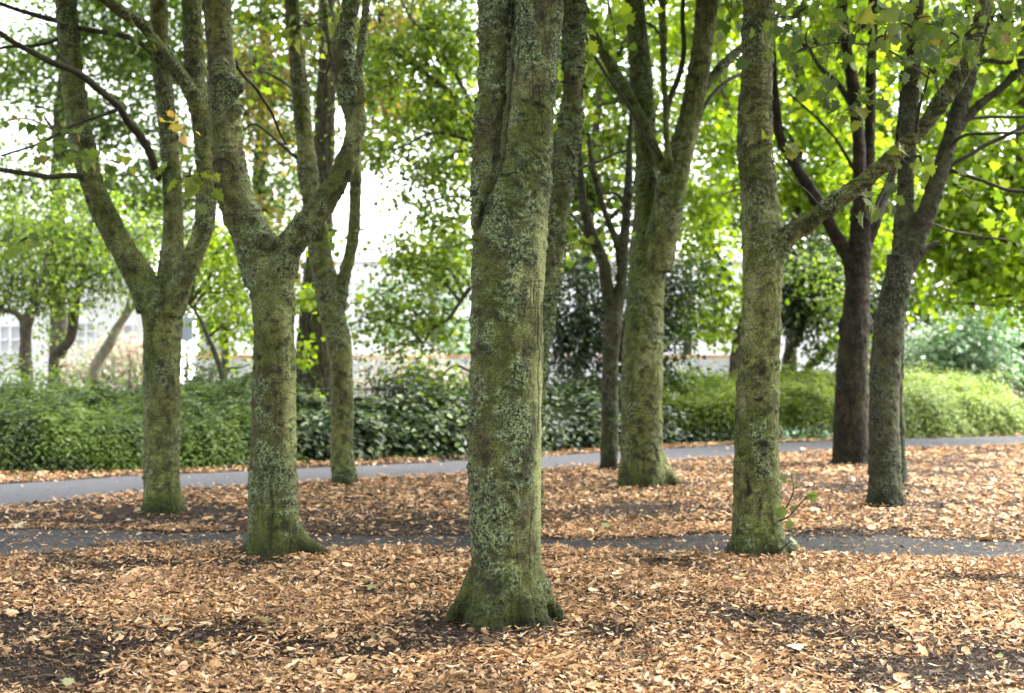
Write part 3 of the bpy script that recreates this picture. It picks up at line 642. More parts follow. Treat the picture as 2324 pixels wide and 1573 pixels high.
# brown-green hanging leaves, top left (first and second left trees)
aL1 = nodes_xyz([[(362, 405, 20, .1), (293, 278, 18, -.5), (200, 183, 17, -1.2), (50, 106, 13, -1.7), (-20, 68, 12, -1.9)], [(262, 246, 12, -.8), (150, 291, 7, -.8), (0, 354, 5, -.8)]], dL1)
crown(rootL1, oL1, dL1, [(115, 285, 50, 45, -1.4, .55), (60, 80, 70, 60, -1.2, .5), (140, 350, 40, 25, -1.2, .5), (270, 370, 40, 30, -1, .4), (300, 90, 60, 60, -.5, .3), (60, 540, 30, 30, -1, .25), (250, -200, 260, 130, .5, .5), (100, -420, 300, 150, 0, .6), (420, -500, 260, 150, 0, .6)], 'leaf_brown', .10, .8, attach=aL1, tm=TM2, spray=.16, per=8, droop=.9)
crown(rootL2, oL2, dL2, [(395, 280, 28, 16, -.8, .35)], 'leaf_yellow', .075, .8, tm=TM2, spray=.07, per=5, droop=.6)
crown(rootL2, oL2, dL2, [(430, 400, 30, 35, -.3, .4), (520, -350, 300, 150, 0, .5), (800, -420, 240, 140, 0, .6), (660, -600, 300, 150, 0, .6), (700, 60, 60, 50, 1.5, .3)], 'leaf_near', .12, 1.0, tm=TM2, spray=.14, per=8)
crown(rootC, oC, dC, [(1000, -620, 300, 150, 0, .6), (1300, -600, 300, 150, 0, .6), (1150, -900, 420, 160, .3, .7)], 'leaf', .13, 1.0, tm=TM2, spray=.2, per=12)
crown(rootR1, oR1, dR1, [(1450, -300, 200, 100, 0, .6), (1640, -300, 180, 100, 0, .6), (1400, 100, 60, 60, 1, .3), (1660, 40, 80, 60, .5, .7), (1500, 40, 60, 60, .8, .4), (1545, -100, 220, 90, .5, .6)], 'leaf', .13, 1.0)
aR2 = nodes_xyz([[(2080, 300, 9, -.5), (2112, 165, 5, -.9)], [(2110, 175, 5, -.9), (2010, 112, 5, -1.4), (1870, 100, 4, -1.7), (1800, 118, 3, -1.8)], [(1870, 478, 5, -.3), (1740, 350, 3, -1.2)], [(2030, 352, 6, -.4), (2090, 400, 3, -.8)], [(2160, 200, 35, -.5), (2234, 0, 30, -.6)]], dR2)
crown(rootR2, oR2, dR2, [(1830, 110, 70, 60, -1.6, .85), (1960, 60, 110, 60, -1.5, .75), (2070, 60, 90, 60, -1.2, .9), (2180, 90, 80, 70, -.9, .8), (1800, 40, 60, 50, -1.4, .7), (2280, 60, 60, 60, -.5, .8), (1900, 190, 60, 30, -1.4, .35), (1840, -260, 300, 130, 0, .6), (2200, -260, 300, 130, 0, .6)], 'leaf_brown', .082, .50, attach=aR2, tm=TM2, spray=.17, per=7, droop=1.3, tilt=.9)
crown(rootR2, oR2, dR2, [(2000, 20, 40, 28, -2.6, .9), (2120, 165, 55, 34, -1.6, .6), (1960, 165, 55, 28, -1.8, .4), (2090, 355, 45, 42, -1.0, .5), (1735, 330, 36, 36, -1.2, .2), (1930, 250, 60, 40, -1.3, .35), (1990, 460, 26, 14, -.6, .3), (2220, 40, 70, 40, -1.6, .6)], 'leaf_near', .10, .9, attach=aR2, tm=TM2, spray=.10, per=6, droop=.6)
crown(rootR4, oR4, dR4, [(2250, 40, 90, 80, .3, .9), (2290, 200, 60, 60, .8, .7), (2200, 450, 70, 40, .8, .5), (2290, 500, 60, 50, .8, .8), (2150, 240, 40, 40, .5, .5), (2130, -250, 240, 120, 0, .7), (2260, 330, 70, 40, 1.2, .6)], 'leaf', .13, 1.0)
crown(rootR3, oR3, dR3, [(1850, 100, 90, 80, .3, .9), (1980, 90, 90, 70, .8, .9), (1960, -100, 200, 90, .5, .8), (1900, 260, 50, 50, .8, .6), (2010, 250, 40, 50, .8, .6), (1780, 250, 40, 60, .5, .5)], 'leaf_lime', .12, 1.0)
crown(rootM, oM, dM, [(660, 40, 80, 60, .5, .5), (580, 150, 60, 60, .8, .5), (700, 560, 50, 40, .5, .3), (700, -150, 200, 100, .5, .6), (710, 680, 26, 20, .6, .8)], 'leaf', .10, 1.1)
crown(rootT, oT, dT, [(1330, 200, 80, 90, .3, .8), (1400, 130, 80, 80, .6, .8), (1345, 330, 50, 50, .5, .5), (1280, 560, 45, 40, .4, .8), (1420, 520, 40, 60, .6, .4)], 'leaf', .11, 1.0)
crown(rootCB, oCB, dCB, [(1320, -220, 160, 80, 0, .7), (1330, 60, 30, 50, .8, .4)], 'leaf', .12, 1.0)

# unseen tops of these trees, enlarged above the frame to shade trunks and hedges
def top(root, o, lst, mat='leaf', leaf=.16, dens=1.0):
    cs = [(np.array([x, y, z]), (r, r, r*.45), 1.0) for x, y, z, r in lst]
    area_fix = 1.6
    c = foliage('upper_foliage', cs, M[mat], root, o, leaf, dens*area_fix, tm=TM, spray=.38, per=18)
    tr = [ch for ch in root.children if ch.name.split('.')[0] == 'trunk'][0].data
    co_ = np.empty(len(tr.vertices)*3, np.float32); tr.vertices.foreach_get('co', co_); co_ = co_.reshape(-1, 3)[::7].astype(float)+o
    lim = EYE+CY/F*co_[:, 1]+.25; st = co_[co_[:, 2] > lim]
    mb = MB(); pts = [st[::40]]
    for q, r, _ in cs:
        a = st[np.argmin(((st-q)**2).sum(1)+rng.random(len(st))*.3)]; S = spline(np.array([a, a*.55+q*.45+np.array([0, 0, .3]), q+(q-a)*.15]), 5); mb = MB(); mb.tube(S-o, np.linspace(.035, .012, len(S)), 7); pts.append(S); mb.build('upper_limb', M['twig'], root, True)
    twigs('upper_twigs', c[rng.random(len(c)) < .3], np.vstack(pts), o, M['twig'], root)
top(rootC, oC, [(-.8, 7.2, 6.2, 2.0), (1.4, 8.8, 6.6, 2.0), (.2, 5.0, 6.6, 2.2), (-1.8, 9.4, 6.8, 1.8), (-2.6, 6.0, 6.8, 1.4)])
top(rootL2, oL2, [(-2.8, 10.2, 6.4, 2.0), (-1.6, 12.4, 6.9, 1.9), (-3.2, 7.6, 6.6, 2.1)])
top(rootL1, oL1, [(-4.6, 13.4, 6.8, 2.2), (-6.2, 11.0, 6.4, 2.2), (-3.2, 14.8, 7.2, 1.8)])
top(rootR2, oR2, [(2.4, 10.6, 6.6, 2.0), (4.4, 9.6, 6.3, 2.1), (3.6, 7.2, 6.5, 2.1)])
top(rootR1, oR1, [(1.2, 15.6, 7.4, 2.2), (3.0, 14.2, 7.3, 2.0)])
top(rootR4, oR4, [(4.8, 14.4, 7.2, 2.2), (6.4, 12.4, 6.8, 2.2), (5.6, 16.8, 7.6, 2.2)])
top(rootM, oM, [(-1.8, 16.2, 7.6, 2.1), (-3.4, 17.4, 7.8, 2.0)])
top(rootR3, oR3, [(5.0, 19.6, 8.0, 2.4), (2.6, 19.0, 8.2, 2.2)])

# ================================================================== BACKGROUND TREES
def far_tree(name, label, cat, d, trunks, lst, mat, leaf=.12, dens=1.8, bark='bark_far', seed=0, tm=None, extra_branches=(), second=None, **kw):
    x0, y0 = trunks[0][0][0], trunks[0][0][1]
    o = W(x0, y0, d); o[2] = 0; root = empty(name, o, label, cat)
    mb = MB(); allp = []
    for i, nodes in enumerate(trunks):
        S = limb_pts(nodes, d, 5); P = S[:, :3]-o
        if i == 0: P = np.vstack([[P[0][0], P[0][1], -.1], P]); r = np.append(S[0, 3]*1.15, S[:, 3])
        else: r = S[:, 3]
        P = P+np.stack([perlin(P+k*5, 1.6, seed+k) for k in range(3)], 1)*r[:, None]*.7
        mb.tube(P, r*(1+.12*perlin(P, 5, seed)), 14, flare=lambda k, th: 1+.06*math.cos(5*th+k)); allp.append(P+o)
    A = np.vstack(allp)
    # limbs from the trunk to each clump
    cs = cl(lst, d); att = [A[len(A)//3:]]
    for c, r, df in cs:
        cand = A[A[:, 2] < c[2]+.3]; cand = cand if len(cand) else A
        a = cand[np.argmin(((cand-c)**2).sum(1))]; Ln = np.linalg.norm(c-a)
        if Ln < .25 or Ln > 7: continue
        S = spline(np.array([a, a*.6+c*.4+np.array([0, 0, .10*Ln])+rng.normal(size=3)*.05*Ln, a*.2+c*.8+rng.normal(size=3)*.05*Ln, c+(c-a)/Ln*r[0]*.6]), 4)
        mb.tube(S-o, np.linspace(.02+.009*Ln, .010, len(S)), 7); att.append(S)
    mb.build('trunk', M[bark], root, True)
    cen = foliage('foliage', cs, M[mat], root, o, leaf, dens, tm=tm, **kw)
    if second: cen = np.vstack([cen, foliage('foliage', cl(second[0], d), M[second[1]], root, o, leaf, dens, tm=tm, **kw)])
    sel = cen[rng.random(len(cen)) < .6]
    twigs('twigs', sel, np.vstack(att), o, M['twig'], root, .011)
    return root

far_tree('small_tree', 'small tree with a straight dark stem behind the left hedge near the white house', 'tree', 26,
    [[(60, 900, 30), (60, 830, 28), (61, 770, 26), (66, 725, 26), (80, 690, 20)], [(64, 740, 16), (40, 712, 14), (10, 706, 12), (-30, 712, 9)]],
    [(30, 640, 90, 60, 0, 1), (110, 620, 80, 80, .5, 1), (20, 560, 70, 60, .5, .7), (95, 690, 60, 30, 0, .8), (-60, 620, 80, 70, 0, 1), (0, 840, 35, 45, -1, .35), (60, 500, 100, 50, .5, .8), (10, 450, 60, 50, .5, .5), (130, 480, 60, 50, .8, .6)], 'leaf_mid', .085, .95, seed=300, tm=TS, tilt=.9)
far_tree('small_tree', 'small tree with a kinked dark stem behind the left hedge', 'tree', 27,
    [[(122, 890, 26), (122, 845, 25), (124, 812, 25), (145, 785, 22), (160, 755, 22), (168, 720, 24), (172, 680, 22), (180, 640, 14)]],
    [(190, 610, 100, 80, 0, 1), (240, 660, 60, 60, 0, .8), (150, 690, 50, 40, -.5, .8), (120, 560, 80, 50, .3, .8), (110, 760, 30, 50, .6, .5), (200, 540, 90, 50, 0, .6), (230, 470, 100, 50, .5, .7), (300, 610, 50, 50, .3, .6), (330, 520, 60, 60, 1, .6), (160, 430, 70, 50, 1, .5)], 'leaf_mid', .085, .95, seed=310, tm=TS, tilt=.9)
far_tree('small_tree', 'pale trunk leaning right behind the left hedge, before the overexposed garden', 'tree', 28,
    [[(203, 880, 26), (216, 830, 26), (235, 795, 24), (250, 770, 24), (272, 735, 18), (295, 700, 16), (325, 675, 12)], [(272, 735, 12), (290, 690, 9), (300, 640, 7)]],
    [(280, 650, 60, 50, 0, .7), (320, 560, 60, 60, 0, .7), (250, 560, 60, 60, 0, .6), (480, 640, 50, 50, .6, .7), (300, 740, 24, 16, 0, .3)], 'leaf_mid', .10, 1.5, bark='bark_pale', seed=320, tm=TS, tilt=.9)
far_tree('sapling', 'thin crooked sapling between the two left maples, rising out of the hedge', 'tree', 22.5,
    [[(505, 925, 16), (503, 880, 13), (498, 840, 12), (488, 800, 12), (470, 755, 10), (452, 720, 7), (430, 690, 5)]],
    [(440, 620, 50, 50, 0, .6), (520, 660, 60, 60, .6, .9), (540, 740, 45, 45, .5, .8), (470, 580, 50, 50, .5, .8), (520, 560, 50, 60, .5, .7), (555, 830, 30, 30, .5, .4)], 'leaf_lime', .10, 1.5, bark='twig', seed=330, tm=TS)
# great dark trunk behind the slender maple
oB = W(712, 985, 25.5); oB[2] = 0
rB = empty('pine_tree', oB, 'big furrowed dark brown trunk rising behind the laurel hedge and the slender curved maple', 'tree')
make_trunk(rB, oB, [[(712, 990, 108), (711, 930, 92), (710, 860, 84), (711, 780, 73), (714, 700, 66), (721, 600, 56), (728, 500, 50), (732, 400, 45), (737, 300, 42), (740, 200, 38), (742, 50, 32), (744, -150, 26)]], 25.5, 350, M['bark_furrowed'], .02, lichen=-.6, moss=-.5, ridges=True, disp=1.0)
crown(rB, oB, 25.5, [(600, 150, 90, 90, 0, .9), (560, 260, 70, 70, .5, .7), (700, 60, 80, 60, .5, .8), (860, 60, 90, 70, .5, .7), (640, 330, 60, 60, .5, .5), (780, 350, 50, 60, .8, .4), (600, 480, 60, 60, .5, .45), (880, 220, 70, 70, .8, .6), (650, 600, 40, 60, 1, .4), (700, -120, 250, 100, 0, 1)], 'leaf_autumn', .105, 1.1)
crown(rB, oB, 25.5, [(690, 680, 26, 34, -1.0, .9), (690, 800, 10, 34, -1.0, .9), (700, 905, 34, 12, -1.5, .8)], 'leaf_lime', .09, 1.6, tw=False, spray=.12, per=10)

far_tree('field_maple', 'green tree left of the middle trunk, its leaves hanging low over the laurel hedge', 'tree', 23,
    [[(1085, 930, 34), (1088, 800, 32), (1094, 650, 30), (1100, 500, 28), (1105, 350, 24), (1105, 150, 18), (1100, -100, 12)],
     [(1096, 620, 12), (1060, 660, 10), (1020, 720, 9), (980, 750, 7), (960, 780, 5)],
     [(1100, 380, 18), (1060, 250, 14), (980, 180, 12), (900, 120, 10), (835, 85, 8)],
     [(1102, 300, 14), (1050, 200, 10), (990, 100, 9), (930, 40, 7)]],
    [(900, 130, 90, 70, 0, .8), (1020, 90, 90, 80, 0, 1), (890, 280, 80, 50, .3, .8), (1010, 260, 90, 70, 0, 1), (1040, 400, 60, 60, 0, .95), (960, 380, 80, 36, .2, .8), (930, 460, 36, 40, 0, .55), (1020, 500, 60, 50, 0, .95), (950, 590, 62, 55, 0, .8), (1040, 620, 50, 50, 0, .8), (880, 680, 50, 50, -.3, .62), (960, 710, 70, 55, 0, .65), (1035, 730, 45, 60, 0, .45), (900, 800, 60, 45, -.5, .42), (970, 850, 40, 30, -.5, .5), (1000, -120, 230, 110, 0, 1), (860, 340, 60, 40, 0, .8), (850, 730, 40, 60, -.2, .5), (900, 600, 40, 50, 0, .6), (860, 200, 60, 60, .4, .6), (1010, 560, 60, 60, .6, .7)], 'leaf', .085, 1.35, seed=360)
far_tree('holly_tree', 'dark evergreen tree standing just right of the middle trunk behind the hedge', 'tree', 25,
    [[(1432, 980, 44), (1428, 880, 38), (1424, 800, 34), (1432, 700, 28), (1440, 600, 24), (1448, 450, 16), (1450, 250, 10)], [(1424, 830, 16), (1360, 870, 12), (1290, 890, 9), (1240, 930, 6)], [(1426, 780, 14), (1350, 700, 10), (1300, 640, 8)]],
    [(1300, 740, 80, 70, 0, 1.1), (1290, 840, 70, 50, 0, 1), (1350, 660, 80, 60, 0, 1), (1400, 860, 60, 50, 0, 1.4), (1500, 700, 60, 80, 0, 1.2), (1520, 820, 50, 60, -.3, 1.3), (1480, 620, 60, 60, .3, 1), (1560, 640, 40, 60, 0, .8), (1300, 620, 60, 50, .5, .9), (1350, 770, 60, 60, .8, 1.1)], 'leaf_dark', .09, 1.8, seed=380, tm=TS)
far_tree('maple_tree', 'leafy tree above and behind the dark evergreen right of the middle trunk', 'tree', 29,
    [[(1320, 960, 30), (1322, 800, 28), (1330, 600, 24), (1345, 400, 20), (1360, 200, 14)], [(1330, 560, 14), (1400, 480, 12), (1480, 430, 9), (1550, 400, 6)]],
    [(1260, 300, 60, 80, 0, .8), (1340, 430, 80, 60, 0, 1), (1300, 530, 80, 50, 0, .9), (1420, 330, 80, 70, 0, .9), (1480, 450, 60, 70, .5, .8), (1400, 200, 90, 70, .5, .8), (1500, 250, 60, 70, .5, .6), (1300, 130, 80, 80, .5, .7), (1450, 60, 100, 70, .5, .7), (1400, -120, 260, 100, 0, 1), (1270, 420, 60, 60, 0, 1)], 'leaf', .12, 1.5, seed=400)
far_tree('field_maple', 'dark stem leaning right between the broad twin maple and the straight pale maple', 'tree', 27,
    [[(1660, 900, 26), (1664, 850, 23), (1670, 800, 23), (1680, 745, 22), (1692, 680, 20), (1700, 560, 16), (1700, 400, 12)], [(1692, 690, 10), (1640, 600, 8), (1600, 520, 6)]],
    [(1600, 560, 60, 60, 0, 1), (1640, 660, 60, 60, 0, .9), (1600, 740, 40, 36, 0, .5), (1620, 440, 70, 60, 0, 1.1), (1640, 320, 70, 70, 0, 1.1), (1650, 200, 60, 70, .5, 1), (1560, 350, 50, 60, .8, .9), (1620, 60, 90, 80, .8, 1), (1650, 760, 30, 40, 0, .6), (1570, 480, 50, 50, .5, .8), (1640, -100, 200, 90, 0, 1)], 'leaf_lime', .11, 1.5, seed=420)
far_tree('yew_tree', 'dark green tree leaning left behind the straight pale maple, over the bright hedge', 'tree', 28,
    [[(1812, 905, 12), (1826, 855, 14), (1850, 820, 15), (1880, 790, 16), (1910, 750, 14)], [(1775, 850, 14), (1790, 800, 18), (1812, 760, 20), (1830, 710, 18), (1850, 640, 14)]],
    [(1830, 640, 80, 70, 0, 1.4), (1870, 720, 60, 50, 0, 1.3), (1800, 720, 50, 60, 0, 1.3), (1900, 650, 50, 60, .3, 1.2), (1880, 790, 40, 30, 0, .8), (1800, 560, 60, 50, .3, 1.2), (1990, 700, 40, 60, .5, 1.2)], 'leaf_dark', .09, 1.8, seed=440, tm=TS,
    second=([(1870, 780, 50, 36, -.5, .6), (1900, 700, 60, 60, -1, .6), (1830, 600, 80, 50, -1, .4)], 'leaf_mid'))
far_tree('maple_tree', 'glowing lime green maple behind the long mossy arm', 'tree', 31,
    [[(1790, 940, 30), (1795, 800, 28), (1800, 600, 24), (1810, 400, 18), (1820, 200, 12)], [(1800, 560, 16), (1860, 420, 12), (1920, 330, 8)]],
    [(1830, 280, 110, 90, 0, 1.3), (1860, 430, 100, 80, 0, 1.3), (1790, 380, 60, 80, 0, 1.2), (1910, 200, 90, 80, .5, 1.1), (1800, 130, 90, 80, .5, 1.1), (1980, 380, 80, 90, .5, 1.2), (1900, 540, 80, 50, 0, 1.1), (1990, 560, 60, 70, .5, 1.1), (1900, 30, 120, 90, .5, 1.1), (1900, -130, 240, 100, 0, 1)], 'leaf_lime', .12, 1.5, seed=460)
far_tree('maple_tree', 'lime green maple spreading across the right edge above the silver bush', 'tree', 25,
    [[(2420, 940, 44), (2410, 800, 40), (2370, 600, 36), (2330, 440, 32), (2318, 300, 26), (2330, -50, 18)], [(2318, 560, 18), (2260, 540, 14), (2180, 545, 10), (2120, 560, 7)], [(2316, 420, 16), (2240, 330, 12), (2160, 280, 8)], [(2318, 640, 14), (2250, 620, 10), (2170, 640, 6)]],
    [(2180, 480, 100, 60, 0, 1.4), (2280, 450, 80, 70, 0, 1.3), (2120, 580, 70, 60, 0, 1.3), (2220, 600, 90, 60, 0, 1.4), (2300, 600, 80, 60, 0, 1.3), (2150, 680, 50, 36, 0, 1), (2240, 690, 60, 26, -.3, .7), (2310, 690, 50, 30, 0, 1.1), (2240, 340, 90, 60, 0, 1.1), (2140, 400, 60, 60, .5, 1.1), (2280, 230, 80, 70, .5, 1.1), (2160, 260, 70, 60, .5, 1), (2240, 100, 110, 80, .5, 1.1), (2100, 120, 70, 80, .5, 1), (2420, 500, 120, 160, 0, 1.2), (2420, 200, 120, 160, 0, 1.2), (2240, -110, 260, 100, 0, 1.2)], 'leaf_lime', .13, 1.5, seed=480)
# taller trees further off
for (nm_, lab, d, x0, lst, mt) in (
    ('ash_tree', 'tall airy tree far behind the top left corner, with white sky showing through', 38, 130,
     [(60, 120, 100, 70, 0, .6), (210, 90, 110, 80, 0, .75), (330, 170, 90, 80, 0, .8), (240, 260, 90, 70, 0, .7), (330, 330, 80, 70, 0, .65), (440, 120, 80, 90, 0, .8), (40, 430, 90, 60, 0, .5), (220, 440, 100, 70, 0, .75), (360, 470, 90, 70, 0, .7), (100, 520, 90, 40, 0, .8), (460, 540, 60, 60, 0, .45), (100, -80, 200, 90, 0, .8), (400, -80, 200, 90, 0, .8), (10, 180, 60, 60, 0, .5), (120, 210, 90, 50, 0, .45), (420, 300, 60, 70, 0, .6), (150, 340, 90, 60, 0, .5), (440, 420, 50, 60, 0, .5), (-120, 300, 110, 200, 0, .8), (300, 20, 150, 60, 0, .6)], 'leaf_mid'),
    ('poplar_tree', 'tall thin leaved tree far behind the elbow armed maple, seen through its fork', 40, 590,
     [(560, 60, 80, 80, 0, .55), (600, 420, 60, 70, 0, .5), (580, 300, 60, 60, 0, .5), (680, 180, 80, 80, 0, .6), (840, 150, 90, 80, 0, .75), (560, 560, 60, 50, 0, .6), (870, 330, 60, 40, 0, .6), (640, 300, 60, 60, 0, .45), (600, 640, 50, 50, 0, .5), (700, -100, 250, 90, 0, .7), (530, 150, 60, 80, 0, .6), (760, 60, 80, 70, 0, .7), (620, 200, 70, 60, 0, .6), (600, 520, 70, 60, 0, .6), (680, 420, 60, 60, 0, .4), (860, 240, 60, 50, 0, .7)], 'leaf_mid'),
    ('beech_tree', 'tall full tree far behind the middle trunk, filling the canopy above it', 40, 1150,
     [(950, 60, 120, 80, 0, .9), (1080, 180, 100, 100, 0, 1), (960, 220, 100, 80, 0, .9), (1040, 340, 80, 80, 0, .95), (1260, 120, 80, 120, 0, .7), (1260, 340, 70, 90, 0, .8), (1240, 520, 60, 90, 0, .8), (1380, 280, 90, 110, 0, .6), (1350, 60, 110, 80, 0, .55), (1030, 560, 70, 80, 0, .7), (1540, 130, 60, 120, 0, .6), (1150, -100, 320, 90, 0, .9)], 'leaf'),
    ('beech_tree', 'tall full tree far behind the dark brown trunk, closing the view at the right', 42, 2000,
     [(1650, 450, 90, 110, 0, 1), (1640, 250, 80, 100, 0, .9), (1800, 520, 100, 100, 0, 1.2), (1950, 300, 120, 120, 0, 1.1), (2000, 500, 110, 110, 0, 1.2), (2120, 350, 110, 110, 0, 1.1), (2200, 180, 140, 110, 0, 1), (1900, 100, 140, 110, 0, 1), (2250, 500, 120, 130, 0, 1.2), (1600, 60, 100, 90, 0, .8), (2050, 60, 140, 90, 0, 1), (2080, 680, 80, 90, 0, 1.2), (2240, 700, 100, 80, 0, 1.2), (1900, 660, 90, 80, 0, 1.1), (2350, 700, 90, 120, 0, 1.3), (1760, 680, 60, 70, 0, .9), (2000, 790, 60, 50, 0, .9)], 'leaf')):
    lst = [(q[0], q[1], q[2], q[3], q[4], q[5]*(1.5 if d < 41 and x0 < 800 else 1.1)) for q in lst]; far_tree(nm_, lab, 'tree', d, [[(x0, 900, 44), (x0+5, 700, 38), (x0, 450, 32), (x0+10, 200, 26), (x0+10, -50, 18)]], lst, mt, .125, 1.25, seed=int(500+x0), spray=.40)

# ================================================================== HEDGES AND BUSHES
def hedge(name, label, cat, front, depth, H, mat, leaf, nspray, per, rise=.25, tm=None, lump=.16, droop=.5, seed=0, spread=.16, qmin=.13, undercut=.15, curve_len=.35, core_h=.86):
    """front: ground points (x, y); mound with a leafy front and top, hanging sprays"""
    fr = np.array(front, float); o = np.array([fr[:, 0].mean(), fr[:, 1].mean()+depth/2, 0.]); root = empty(name, o, label, cat)
    Sp = spline(fr, 8); seg = np.linalg.norm(np.diff(Sp, axis=0), axis=1); cum = np.append(0, np.cumsum(seg))
    def surf(s, q, shrink=0.0):
        p = np.stack([np.interp(s, cum, Sp[:, 0]), np.interp(s, cum, Sp[:, 1])], 1)
        qa = np.clip(q/.45, 0, 1); qb = np.clip((q-.45)/.55, 0, 1)
        Hs = H*(1+.22*fbm(np.stack([s, qb*1.5, s*0], 1), .9, 2, seed))
        off = -undercut*np.sin(qa*math.pi*.55)+undercut + qb*depth
        th = np.clip((q-.32)/.26, 0, 1); rnd = (1-np.cos(qa*math.pi/2))*.22
        y = off+rnd; z = Hs*(np.sin(qa*math.pi/2)*.86+.14*ss(0, .4, qb)+rise*qb)
        n = np.stack([np.zeros_like(q), -np.cos(th*math.pi/2), np.sin(th*math.pi/2)], 1)
        P = np.stack([p[:, 0], p[:, 1]+y, z], 1)
        lp = fbm(P, 1.6, 2, seed+5)*lump
        P = P+n*(lp-shrink)[:, None]; P[:, 2] = np.maximum(P[:, 2], .01)
        return P, n
    # inner mass of twigs, its near-black colour standing in for shade
    ns, nq = 60, 16; sg, qg = np.meshgrid(np.linspace(0, cum[-1], ns), np.linspace(0.02, 1, nq), indexing='ij')
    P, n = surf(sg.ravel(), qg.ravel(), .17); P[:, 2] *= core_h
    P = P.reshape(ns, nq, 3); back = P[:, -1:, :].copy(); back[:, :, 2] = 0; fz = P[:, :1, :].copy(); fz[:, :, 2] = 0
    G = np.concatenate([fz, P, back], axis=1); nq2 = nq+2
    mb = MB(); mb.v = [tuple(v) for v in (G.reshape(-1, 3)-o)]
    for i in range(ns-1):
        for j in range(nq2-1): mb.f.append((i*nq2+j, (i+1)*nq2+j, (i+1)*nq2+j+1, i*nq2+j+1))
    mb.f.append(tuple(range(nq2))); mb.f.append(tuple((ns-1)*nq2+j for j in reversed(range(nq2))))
    mb.build('twig_shade_core', M['core'], root)
    s = rng.random(nspray)*(cum[-1]+.3)-.15; q = qmin+(1-qmin)*rng.random(nspray)**.9
    P0, n0 = surf(s, q, rng.random(nspray)*.16)
    dirv = n0*.8+unit(nspray)*.65; dirv[:, 2] += .25*ss(.4, .7, q); dirv /= np.linalg.norm(dirv, axis=1)[:, None]
    Ls = curve_len*(.5+.9*rng.random(nspray))*(1+1.2*(rng.random(nspray) < .06)); PP = []; TT2 = []; sid = np.cross(dirv, np.array([0, 0, 1.0])); sid /= np.linalg.norm(sid, axis=1)[:, None]+1e-6
    for k in range(per):
        u = (k+.5)/per; p = P0+dirv*(Ls*u)[:, None]; p[:, 2] -= droop*Ls*u*u
        tdir = dirv.copy(); tdir[:, 2] -= 2*droop*u
        side = 1 if k % 2 else -1
        PP.append(p+rng.normal(size=p.shape)*spread*.12); TT2.append(tdir*.6+sid*side*.8+unit(nspray)*.25)
    PP = np.concatenate(PP); TT2 = np.concatenate(TT2); k = PP[:, 2] > .02; PP = PP[k]; TT2 = TT2[k]; n = len(PP)
    scatter('foliage', tm or TT_, PP-o, frames(TT2, unit(n)*.5+np.array([0, -.25, .8])), leaf*(.7+.6*rng.random(n)), M[mat], root)
    return root
def G_(x, y):                                  # ground point under a picture point
    d = dist_of(y); return ((x-CX)/F*d, d)
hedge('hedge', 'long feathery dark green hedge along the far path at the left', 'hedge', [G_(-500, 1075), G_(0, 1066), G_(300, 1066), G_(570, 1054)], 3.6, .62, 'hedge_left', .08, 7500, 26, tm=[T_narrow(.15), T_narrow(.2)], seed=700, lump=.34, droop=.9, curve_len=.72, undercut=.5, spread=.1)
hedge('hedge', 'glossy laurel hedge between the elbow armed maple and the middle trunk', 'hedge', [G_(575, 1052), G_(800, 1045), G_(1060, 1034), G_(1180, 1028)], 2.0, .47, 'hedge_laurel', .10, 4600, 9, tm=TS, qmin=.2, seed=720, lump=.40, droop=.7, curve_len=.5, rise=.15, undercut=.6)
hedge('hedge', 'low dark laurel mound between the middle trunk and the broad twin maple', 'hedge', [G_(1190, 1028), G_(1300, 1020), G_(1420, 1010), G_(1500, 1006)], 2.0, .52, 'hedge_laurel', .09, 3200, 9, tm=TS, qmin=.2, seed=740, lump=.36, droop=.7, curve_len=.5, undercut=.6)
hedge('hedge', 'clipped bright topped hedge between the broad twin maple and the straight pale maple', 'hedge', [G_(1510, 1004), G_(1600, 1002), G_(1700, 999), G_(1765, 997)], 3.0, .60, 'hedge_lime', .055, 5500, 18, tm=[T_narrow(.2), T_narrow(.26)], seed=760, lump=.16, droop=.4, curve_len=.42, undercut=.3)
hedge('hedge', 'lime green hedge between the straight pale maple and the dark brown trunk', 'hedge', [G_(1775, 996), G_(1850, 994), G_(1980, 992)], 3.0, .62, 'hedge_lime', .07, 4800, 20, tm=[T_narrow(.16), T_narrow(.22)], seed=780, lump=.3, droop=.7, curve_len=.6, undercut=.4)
hedge('hedge', 'pale hedge right of the broken stub maple to the right edge, sunlight painted into leaves', 'hedge', [G_(1990, 991), G_(2100, 989), G_(2200, 987), G_(2300, 986)], 3.0, .66, 'hedge_pale', .085, 5500, 20, tm=[T_narrow(.14), T_narrow(.2)], seed=800, lump=.3, droop=.9, curve_len=.75, undercut=.4)
# dark ivy fringe at the foot of the right hedges
for (lab, a, b, sd) in (('dark ivy creeping under the clipped hedge beside the far path', (1500, 1006), (1690, 1002), 1), ('low pale leaved ivy under the lime green hedge beside the far path', (1770, 999), (1890, 996), 2)):
    ga = np.array(G_(*a)); gb = np.array(G_(*b)); n = 1500; t_ = rng.random((n, 1)); P = np.concatenate([ga*(1-t_)+gb*t_+rng.normal(size=(n, 2))*np.array([.05, .14]), np.abs(rng.normal(size=(n, 1)))*.09+.02], 1)
    o = np.array([*((ga+gb)/2), 0]); r_ = empty('ivy_plant', o, lab, 'plant')
    scatter('foliage', TM, P-o, frames(unit(n)+np.array([0, -.3, 0]), unit(n)*.5+np.array([0, -.4, .8])), .07*(.6+.7*rng.random(n)), M['leaf_dark'] if sd == 1 else M['leaf_silver'], r_)

